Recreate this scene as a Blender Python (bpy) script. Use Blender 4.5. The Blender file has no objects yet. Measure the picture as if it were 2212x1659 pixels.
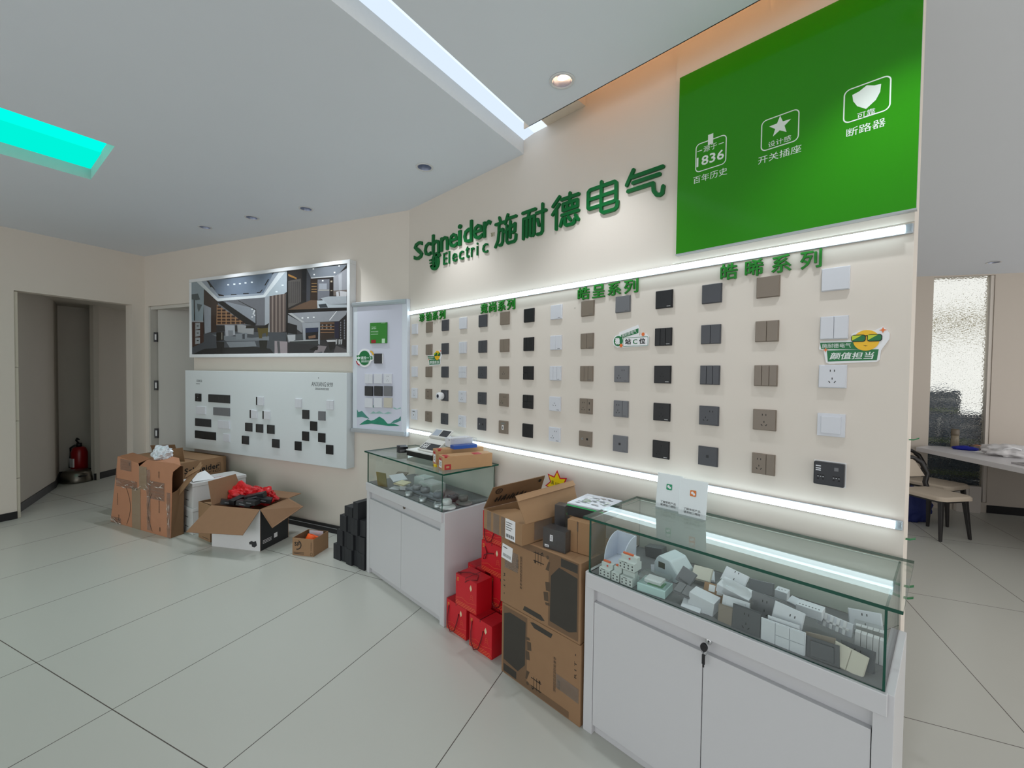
import bpy, bmesh, math, random
from mathutils import Vector, Matrix, noise
from mathutils.geometry import tessellate_polygon
random.seed(7)
S = bpy.context.scene
COL = S.collection
R = math.radians
# ------------------------------------------------------------- camera, world, exposure
FPX, YAW, PITCH, ROLL = 935.66, R(45.54135), R(1.39475), R(0.735724)
cam = bpy.data.cameras.new('camera'); cam.sensor_width = 36; cam.lens = FPX * 36 / 2212; cam.clip_start = .05
co = bpy.data.objects.new('camera', cam); COL.objects.link(co)
_f = Vector((-math.sin(YAW) * math.cos(PITCH), math.cos(YAW) * math.cos(PITCH), -math.sin(PITCH)))
_r = Vector((math.cos(YAW), math.sin(YAW), 0)); _u = _r.cross(_f)
_r2 = math.cos(ROLL) * _r + math.sin(ROLL) * _u; _u2 = -math.sin(ROLL) * _r + math.cos(ROLL) * _u
m = Matrix((_r2, _u2, -_f)).transposed().to_4x4(); m.translation = (0, -2.0, 1.555)
co.matrix_world = m; S.camera = co
S.view_settings.view_transform = 'Standard'; S.view_settings.look = 'None'
S.view_settings.gamma = 1; S.view_settings.use_curve_mapping = False
S.view_settings.exposure = -0.03
W = bpy.data.worlds.new('daylight'); S.world = W; W.use_nodes = True
_bg = W.node_tree.nodes['Background']; _bg.inputs[0].default_value = (.97, .98, 1, 1); _bg.inputs[1].default_value = 1.0

def lamp(name, typ, loc, energy, color=(1, 1, 1), rot=(0, 0, 0), **kw):
    l = bpy.data.lights.new(name, typ); l.energy = energy; l.color = color
    for k, v in kw.items(): setattr(l, k, v)
    o = bpy.data.objects.new(name, l); COL.objects.link(o); o.location = loc; o.rotation_euler = rot
    return o
# added fill lamp for daylight from an unseen, assumed shop front behind the camera
lamp('front_fill', 'AREA', (-1.2, -5.6, 1.5), 40, (.97, .98, 1), (R(90), 0, 0), shape='RECTANGLE', size=7.5, size_y=2.6)

lamp('side_fill', 'AREA', (3.5, 1.4, 1.45), 46, (1, .92, .82), (R(90), 0, R(90)), shape='RECTANGLE', size=6.5, size_y=2.5)  # added unseen fill lamp, brightens the back room and the left wall

# ------------------------------------------------------------- frames of reference
TH = R(21.3537)
CT, ST = math.cos(TH), math.sin(TH)
CE = 2.955                                   # ceiling height
def TF(x, y, z=0.0): return Vector((CT * x - ST * y, ST * x + CT * y, z))

# ------------------------------------------------------------- materials
def lin(c):
    c = c / 255.0
    return c / 12.92 if c <= .04045 else ((c + .055) / 1.055) ** 2.4
_M = {}
def mat(rgb, rough=.5, metal=0.0, var=.03, scale=40, bump=0.0, coat=0.0, spec=.5, emit=0.0):
    key = (rgb, rough, metal, var, scale, bump, coat, spec, emit)
    if key in _M: return _M[key]
    m = bpy.data.materials.new('surface'); m.use_nodes = True
    nt = m.node_tree; p = nt.nodes['Principled BSDF']
    c = [lin(v) for v in rgb]
    tc = nt.nodes.new('ShaderNodeTexCoord'); nz = nt.nodes.new('ShaderNodeTexNoise')
    nz.inputs['Scale'].default_value = scale; nz.inputs['Detail'].default_value = 3
    nt.links.new(tc.outputs['Object'], nz.inputs['Vector'])
    mx = nt.nodes.new('ShaderNodeMix'); mx.data_type = 'RGBA'
    mx.inputs[6].default_value = (*[v * (1 - var) for v in c], 1); mx.inputs[7].default_value = (*[min(1, v * (1 + var)) for v in c], 1)
    nt.links.new(nz.outputs['Fac'], mx.inputs[0]); nt.links.new(mx.outputs[2], p.inputs['Base Color'])
    p.inputs['Roughness'].default_value = rough; p.inputs['Metallic'].default_value = metal
    p.inputs['Coat Weight'].default_value = coat; p.inputs['Coat Roughness'].default_value = .06
    p.inputs['Specular IOR Level'].default_value = spec
    if emit:
        p.inputs['Emission Color'].default_value = (*c, 1); p.inputs['Emission Strength'].default_value = emit
    if bump:
        b = nt.nodes.new('ShaderNodeBump'); b.inputs['Strength'].default_value = bump; b.inputs['Distance'].default_value = .01
        nt.links.new(nz.outputs['Fac'], b.inputs['Height']); nt.links.new(b.outputs[0], p.inputs['Normal'])
    _M[key] = m
    return m
def glow(rgb, strength):
    m = bpy.data.materials.new('glow'); m.use_nodes = True; nt = m.node_tree
    for n in list(nt.nodes): nt.nodes.remove(n)
    o = nt.nodes.new('ShaderNodeOutputMaterial'); e = nt.nodes.new('ShaderNodeEmission')
    e.inputs[0].default_value = (*[lin(v) for v in rgb], 1); e.inputs[1].default_value = strength
    nt.links.new(e.outputs[0], o.inputs[0]); return m
def glass(tint, base=.045, gain=.85, rough=.02, bump=0.0, film=False):
    m = bpy.data.materials.new('glass'); m.use_nodes = True; nt = m.node_tree
    for n in list(nt.nodes): nt.nodes.remove(n)
    N = nt.nodes.new; o = N('ShaderNodeOutputMaterial'); t = N('ShaderNodeBsdfTransparent'); g = N('ShaderNodeBsdfGlossy')
    t.inputs[0].default_value = (*tint, 1); g.inputs['Roughness'].default_value = rough
    lw = N('ShaderNodeLayerWeight'); lw.inputs[0].default_value = .5
    pw = N('ShaderNodeMath'); pw.operation = 'POWER'; pw.inputs[1].default_value = 4.0
    ma = N('ShaderNodeMath'); ma.operation = 'MULTIPLY_ADD'; ma.inputs[1].default_value = gain; ma.inputs[2].default_value = base
    mx = N('ShaderNodeMixShader'); k = nt.links.new
    k(lw.outputs['Facing'], pw.inputs[0]); k(pw.outputs[0], ma.inputs[0]); k(ma.outputs[0], mx.inputs[0])
    k(t.outputs[0], mx.inputs[1]); k(g.outputs[0], mx.inputs[2]); k(mx.outputs[0], o.inputs[0])
    if bump:
        nz = N('ShaderNodeTexNoise'); nz.inputs['Scale'].default_value = 60 if film else 30
        b = N('ShaderNodeBump'); b.inputs['Strength'].default_value = bump; b.inputs['Distance'].default_value = .02
        k(nz.outputs[0], b.inputs['Height']); k(b.outputs[0], g.inputs['Normal']); k(b.outputs[0], lw.inputs['Normal'])
    return m

# ------------------------------------------------------------- mesh building
_TX = {}
def text_geo(s):
    if s in _TX: return _TX[s]
    c = bpy.data.curves.new('t', 'FONT'); c.body = s; c.resolution_u = 2
    o = bpy.data.objects.new('t', c); COL.objects.link(o); bpy.context.view_layer.update()
    me = bpy.data.meshes.new_from_object(o.evaluated_get(bpy.context.evaluated_depsgraph_get()))
    vs = [v.co.copy() for v in me.vertices]; fs = [tuple(p.vertices) for p in me.polygons]
    bpy.data.objects.remove(o); bpy.data.curves.remove(c); bpy.data.meshes.remove(me)
    x0 = min(v.x for v in vs); x1 = max(v.x for v in vs); y0 = min(v.y for v in vs); y1 = max(v.y for v in vs)
    r = ([((v.x - x0) / (x1 - x0) - .5, (v.y - y0) / (y1 - y0) - .5) for v in vs], fs, (x1 - x0) / (y1 - y0))
    _TX[s] = r
    return r
class B:
    def __init__(s): s.v = []; s.f = []; s.m = []; s.X = None
    def add(s, vs, fs, mi=0):
        n = len(s.v)
        s.v += [tuple(s.X @ Vector(v)) if s.X else tuple(v) for v in vs]
        for i, f in enumerate(fs):
            s.f.append(tuple(n + k for k in f)); s.m.append(mi[i] if isinstance(mi, (list, tuple)) else mi)
        return s
    def hexa(s, p, mi=0):    # 8 points: bottom ring then top ring
        return s.add(p, [(3, 2, 1, 0), (4, 5, 6, 7), (0, 1, 5, 4), (1, 2, 6, 5), (2, 3, 7, 6), (3, 0, 4, 7)], mi)
    def box(s, x0, x1, y0, y1, z0, z1, mi=0):
        return s.hexa([(x0, y0, z0), (x1, y0, z0), (x1, y1, z0), (x0, y1, z0), (x0, y0, z1), (x1, y0, z1), (x1, y1, z1), (x0, y1, z1)], mi)
    def quad(s, *p, mi=0): return s.add(p, [tuple(range(len(p)))], mi)
    def poly(s, pts, y0, y1, mi=0, mb=None):   # outline in x,z extruded from y0 (front) to y1
        n = len(pts); a = sum(pts[i][0] * pts[(i + 1) % n][1] - pts[(i + 1) % n][0] * pts[i][1] for i in range(n))
        if a < 0: pts = pts[::-1]
        tri = tessellate_polygon([[Vector((p[0], p[1], 0)) for p in pts]])
        vs = [(p[0], y0, p[1]) for p in pts] + [(p[0], y1, p[1]) for p in pts]
        def o(t):
            A, Bq, C = (pts[k] for k in t)
            return t if (Bq[0] - A[0]) * (C[1] - A[1]) - (Bq[1] - A[1]) * (C[0] - A[0]) > 0 else t[::-1]
        fs = [tuple(o(t)) for t in tri]; ms = [mi] * len(fs)
        if y1 != y0:
            bk = [tuple(n + k for k in reversed(o(t))) for t in tri]; sd = [(i + n, (i + 1) % n + n, (i + 1) % n, i) for i in range(n)]
            fs += bk + sd; ms += [mi if mb is None else mb] * (len(bk) + len(sd))
        return s.add(vs, fs, ms)
    def lathe(s, prof, c=(0, 0, 0), seg=24, axis='z', mi=0, sx=1, sy=1):
        vs = []; fs = []
        for r, h in prof:
            for k in range(seg):
                a = 2 * math.pi * k / seg; x, y = r * math.cos(a) * sx, r * math.sin(a) * sy
                q = (x, y, h) if axis == 'z' else ((x, h, y) if axis == 'y' else (h, x, y))
                vs.append((c[0] + q[0], c[1] + q[1], c[2] + q[2]))
        for i in range(len(prof) - 1):
            for k in range(seg):
                j = (k + 1) % seg; q = (i * seg + k, i * seg + j, (i + 1) * seg + j, (i + 1) * seg + k)
                fs.append(q if axis != 'y' else q[::-1])
        fs.append(tuple(range(seg))[::-1] if axis != 'y' else tuple(range(seg)))
        e = (len(prof) - 1) * seg; t = tuple(range(e, e + seg)); fs.append(t if axis != 'y' else t[::-1])
        return s.add(vs, fs, mi)
    def cyl(s, c, r, h, axis='z', seg=20, mi=0): return s.lathe([(r, 0), (r, h)], c, seg, axis, mi)
    def tube(s, pts, r, seg=6, mi=0):
        pts = [Vector(p) for p in pts]; vs = []; fs = []; up = Vector((.13, .21, 1)).normalized()
        for i, p in enumerate(pts):
            t = (pts[min(i + 1, len(pts) - 1)] - pts[max(i - 1, 0)]).normalized()
            a = t.cross(up)
            if a.length < .1: a = t.cross(Vector((1, 0, 0)))
            a.normalize(); b = t.cross(a)
            for k in range(seg):
                an = 2 * math.pi * k / seg; q = p + r * (math.cos(an) * a + math.sin(an) * b); vs.append(tuple(q))
        for i in range(len(pts) - 1):
            for k in range(seg):
                j = (k + 1) % seg; fs.append((i * seg + j, i * seg + k, (i + 1) * seg + k, (i + 1) * seg + j))
        fs.append(tuple(range(seg))); e = (len(pts) - 1) * seg; fs.append(tuple(range(e, e + seg))[::-1])
        return s.add(vs, fs, mi)
    def text(s, st, cx, cz, w=None, h=None, y=0.0, d=0.0, bold=0.0, mi=0, M=None, sh=0.0):
        v, f, a = text_geo(st)
        if w is None: w = h * a
        if h is None: h = w / a
        if bold:      # heavier weight: the glyph struck several times around its centre line
            n = max(1, len(st)); kx, kz = bold * w / n, bold * h
            for i, (ax, az) in enumerate(((0, 0), (-1, 0), (1, 0), (0, -1), (0, 1), (.7, .7), (-.7, .7), (.7, -.7), (-.7, -.7))):
                s.text(st, cx + ax * kx, cz + az * kz, w - 2 * kx, h - 2 * kz, y - i * 2e-5, d + i * 2e-5 if d else 0, 0, mi, M, sh)
            return s
        fr = [(cx + p[0] * w + sh * p[1] * h, y, cz + p[1] * h) for p in v]
        if M: fr = [tuple(M @ Vector(q)) for q in fr]
        if not d: return s.add(fr, f, mi)
        n = len(fr); bk = [(p[0], p[1] + d, p[2]) for p in fr]
        ed = {}
        for q in f:
            for i in range(len(q)): ed[(q[i], q[(i + 1) % len(q)])] = 1
        side = [(e[1], e[0], e[0] + n, e[1] + n) for e in ed if (e[1], e[0]) not in ed]
        return s.add(fr + bk, list(f) + side, mi)
    def glyphs(s, n, cx, cz, w, h, y=0.0, mi=0, M=None, seed=1):   # a row of small print too worn to read
        g = random.Random(seed); p = w / n
        for i in range(n):
            x0 = cx - w / 2 + p * i + p * .08; x1 = x0 + p * .84; t = h * .13; z0 = cz - h / 2; q = []
            for k in range(3): a = z0 + h * (.02 + .42 * k); xa = x0 + p * g.choice((0, 0, .15)); q.append((xa, x1 - p * g.choice((0, 0, .2)), a, a + t))
            for f in g.sample((.05, .38, .7), 2): q.append((x0 + p * f, x0 + p * f + t, z0, z0 + h * g.choice((1, 1, .6))))
            for k, (a, b_, c, d) in enumerate(q):
                yy = y - k * 1e-5; pt = [(a, yy, c), (b_, yy, c), (b_, yy, d), (a, yy, d)]
                s.quad(*[tuple(M @ Vector(v)) if M else v for v in pt], mi=mi)
        return s
    def strokes(s, lines, x0, x1, z0, z1, r, y0, y1, mi=0):   # round-ended strokes of even width
        k = 0
        for ln in lines:
            p = [(x0 + r + a * (x1 - x0 - 2 * r), z0 + r + c * (z1 - z0 - 2 * r)) for a, c in ln]
            for i, q in enumerate(p):
                k += 1; s.poly([(q[0] + r * math.cos(R(30 * j)), q[1] + r * math.sin(R(30 * j))) for j in range(12)], y0 - k * 1e-5, y1, mi)
                if i + 1 < len(p):
                    e = p[i + 1]; dx, dz = e[0] - q[0], e[1] - q[1]; l = math.hypot(dx, dz); nx, nz = -dz / l * r, dx / l * r
                    k += 1; s.poly([(q[0] + nx, q[1] + nz), (q[0] - nx, q[1] - nz), (e[0] - nx, e[1] - nz), (e[0] + nx, e[1] + nz)], y0 - k * 1e-5, y1, mi)
        return s
    def blob(s, c, r, amp, seed, sub=3, fl=1.0, mi=0, fr=2.2):
        bm = bmesh.new(); bmesh.ops.create_icosphere(bm, subdivisions=sub, radius=1)
        vs = []
        for v in bm.verts:
            p = v.co.normalized(); q = p * fr + Vector((seed, seed * .7, 0))
            k = 1 + amp * noise.noise(q) + amp * .6 * abs(noise.noise(q * (2.7 if fr > 2 else 1.9))) * 2
            vs.append((c[0] + p.x * r[0] * k, c[1] + p.y * r[1] * k, max(c[2] - r[2] * fl, c[2] + p.z * r[2] * k)))
        fs = [tuple(v.index for v in f.verts) for f in bm.faces]; bm.free()
        return s.add(vs, fs, mi)
    def mesh(s, mats):
        me = bpy.data.meshes.new('mesh'); me.from_pydata(s.v, [], s.f)
        for q in (mats if isinstance(mats, (list, tuple)) else [mats]): me.materials.append(q)
        me.polygons.foreach_set('material_index', s.m); me.validate(); me.update(); return me
def put(name, me, parent=None, loc=None, rz=0.0, bevel=0.0, smooth=False):
    o = bpy.data.objects.new(name, me); COL.objects.link(o); o.parent = parent
    if loc is not None: o.location = loc
    if rz: o.rotation_euler = (0, 0, rz)
    if bevel:
        bv = o.modifiers.new('bevel', 'BEVEL'); bv.width = bevel; bv.segments = 2; bv.limit_method = 'ANGLE'; bv.angle_limit = R(40)
    if smooth:
        for p in me.polygons: p.use_smooth = True
    return o
def part(name, b, mats, parent=None, bevel=0.0, smooth=False, label=None, loc=None, rz=0.0):
    o = put(name, b.mesh(mats), parent, loc, rz, bevel, smooth)
    if label: o['label'] = label
    return o
def tag(o, label, cat, group=None):
    o['label'] = label; o['category'] = cat
    if group: o['group'] = group
    return o
def thing(name, label, cat, loc=(0, 0, 0), rz=0.0, group=None):
    o = bpy.data.objects.new(name, None); COL.objects.link(o); o.empty_display_size = .05
    o.location = loc; o.rotation_euler = (0, 0, rz)
    return tag(o, label, cat, group)
def struct(name, b, mats, **k):
    o = part(name, b, mats, **k)
    if not o.parent: o['kind'] = 'structure'
    return o
def soft(me_obj, ang=35):   # smooth shading below an angle
    me_obj.data.shade_smooth() if hasattr(me_obj.data, 'shade_smooth') else None
    return me_obj

# ------------------------------------------------------------- palette
WALL = mat((222, 213, 202), .6, var=.015, scale=6)
CEIL = mat((224, 229, 236), .8, var=.01, scale=3)
WHITE = mat((226, 226, 228), .35, var=.01)
OFFW = mat((214, 214, 214), .4, var=.01)
BLACK = mat((24, 24, 27), .45)
SIGN = mat((0, 100, 44), .35, var=.02, spec=.3)
SIGN2 = mat((30, 124, 36), .4, var=.02, spec=.3)
GREEN = mat((0, 112, 56), .4)
INK = mat((24, 22, 22), .6)
PAPER = mat((238, 238, 240), .5, var=.01)
KRAFT = mat((154, 120, 88), .75, var=.06, scale=25)
KRAFT2 = mat((126, 96, 68), .8, var=.06, scale=25)
SILVER = mat((190, 194, 198), .3, .9)
ALU = mat((186, 192, 198), .35, .7)
CHROME = mat((210, 212, 215), .18, 1)
TAPE = glass((.95, .94, .92), .26, .5, .16, .9, True)
FILM = glass((.97, .97, .97), .10, .6, .08, .5, True)
GLASS = glass((.965, .99, .98), .04, .65, .01)
GLEDGE = mat((4, 74, 58), .15, var=.1, scale=8)
ACRYL = glass((.95, .97, .97), .09, .8, .05)
BOARD=[[-5.901, 1.242, 0.103, 0.088], [-5.535, 1.241, 0.361, 0.096], [-5.854, 1.101, 0.169, 0.096], [-5.493, 1.103, 0.275, 0.101], [-5.817, 0.965, 0.277, 0.101], [-5.455, 0.965, 0.194, 0.099], [-5.777, 0.827, 0.365, 0.111], [-5.411, 0.827, 0.105, 0.097], [-4.879, 1.24, 0.111, 0.091], [-4.977, 1.101, 0.11, 0.095], [-4.783, 1.102, 0.106, 0.095], [-5.052, 0.963, 0.105, 0.091], [-4.886, 0.961, 0.104, 0.09], [-4.718, 0.961, 0.105, 0.089], [-5.105, 0.824, 0.105, 0.092], [-4.645, 0.825, 0.103, 0.092], [-4.325, 1.24, 0.097, 0.091], [-3.912, 1.24, 0.094, 0.095], [-4.227, 1.136, 0.098, 0.09], [-4.016, 1.134, 0.099, 0.09], [-4.123, 1.031, 0.098, 0.088], [-4.229, 0.928, 0.099, 0.089], [-4.017, 0.928, 0.097, 0.087], [-4.33, 0.825, 0.097, 0.09], [-3.917, 0.824, 0.096, 0.091]]
BTXT=[[-5.949, 1.418], [-5.828, 1.446], [-4.157, 1.405], [-3.881, 1.455], [-4.11, 1.379], [-3.928, 1.401]]
BANN=[[-3.387, 1.672, 0.092, 0.091], [-3.494, 1.491, 0.093, 0.092], [-3.387, 1.493, 0.091, 0.091], [-3.279, 1.495, 0.089, 0.09], [-3.494, 1.381, 0.093, 0.092], [-3.386, 1.384, 0.091, 0.091], [-3.278, 1.387, 0.089, 0.09], [-3.493, 1.275, 0.093, 0.092], [-3.386, 1.28, 0.091, 0.091], [-3.277, 1.284, 0.089, 0.09], [-3.386, 1.898, 0.187, 0.182], [-3.548, 1.678, 0.205, 0.149]]
MOUNT=[[[-3.641, 1.209], [-3.619, 1.184], [-3.579, 1.198], [-3.535, 1.162], [-3.49, 1.13], [-3.579, 1.142], [-3.641, 1.135]], [[-3.485, 1.177], [-3.447, 1.2], [-3.42, 1.189], [-3.377, 1.205], [-3.329, 1.185], [-3.281, 1.204], [-3.234, 1.194], [-3.286, 1.183], [-3.361, 1.183]], [[-3.612, 1.067], [-3.562, 1.1], [-3.512, 1.124], [-3.474, 1.114], [-3.436, 1.124], [-3.377, 1.157], [-3.328, 1.135], [-3.286, 1.099], [-3.213, 1.104], [-3.151, 1.087], [-3.275, 1.079], [-3.468, 1.088]], [[-3.254, 1.101], [-3.213, 1.133], [-3.167, 1.148], [-3.141, 1.172], [-3.141, 1.133], [-3.192, 1.113]], [[-3.235, 1.24], [-3.209, 1.245], [-3.183, 1.234], [-3.142, 1.249], [-3.142, 1.238], [-3.193, 1.227]], [[-3.469, 1.233], [-3.437, 1.26], [-3.42, 1.242], [-3.34, 1.239]]]
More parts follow.
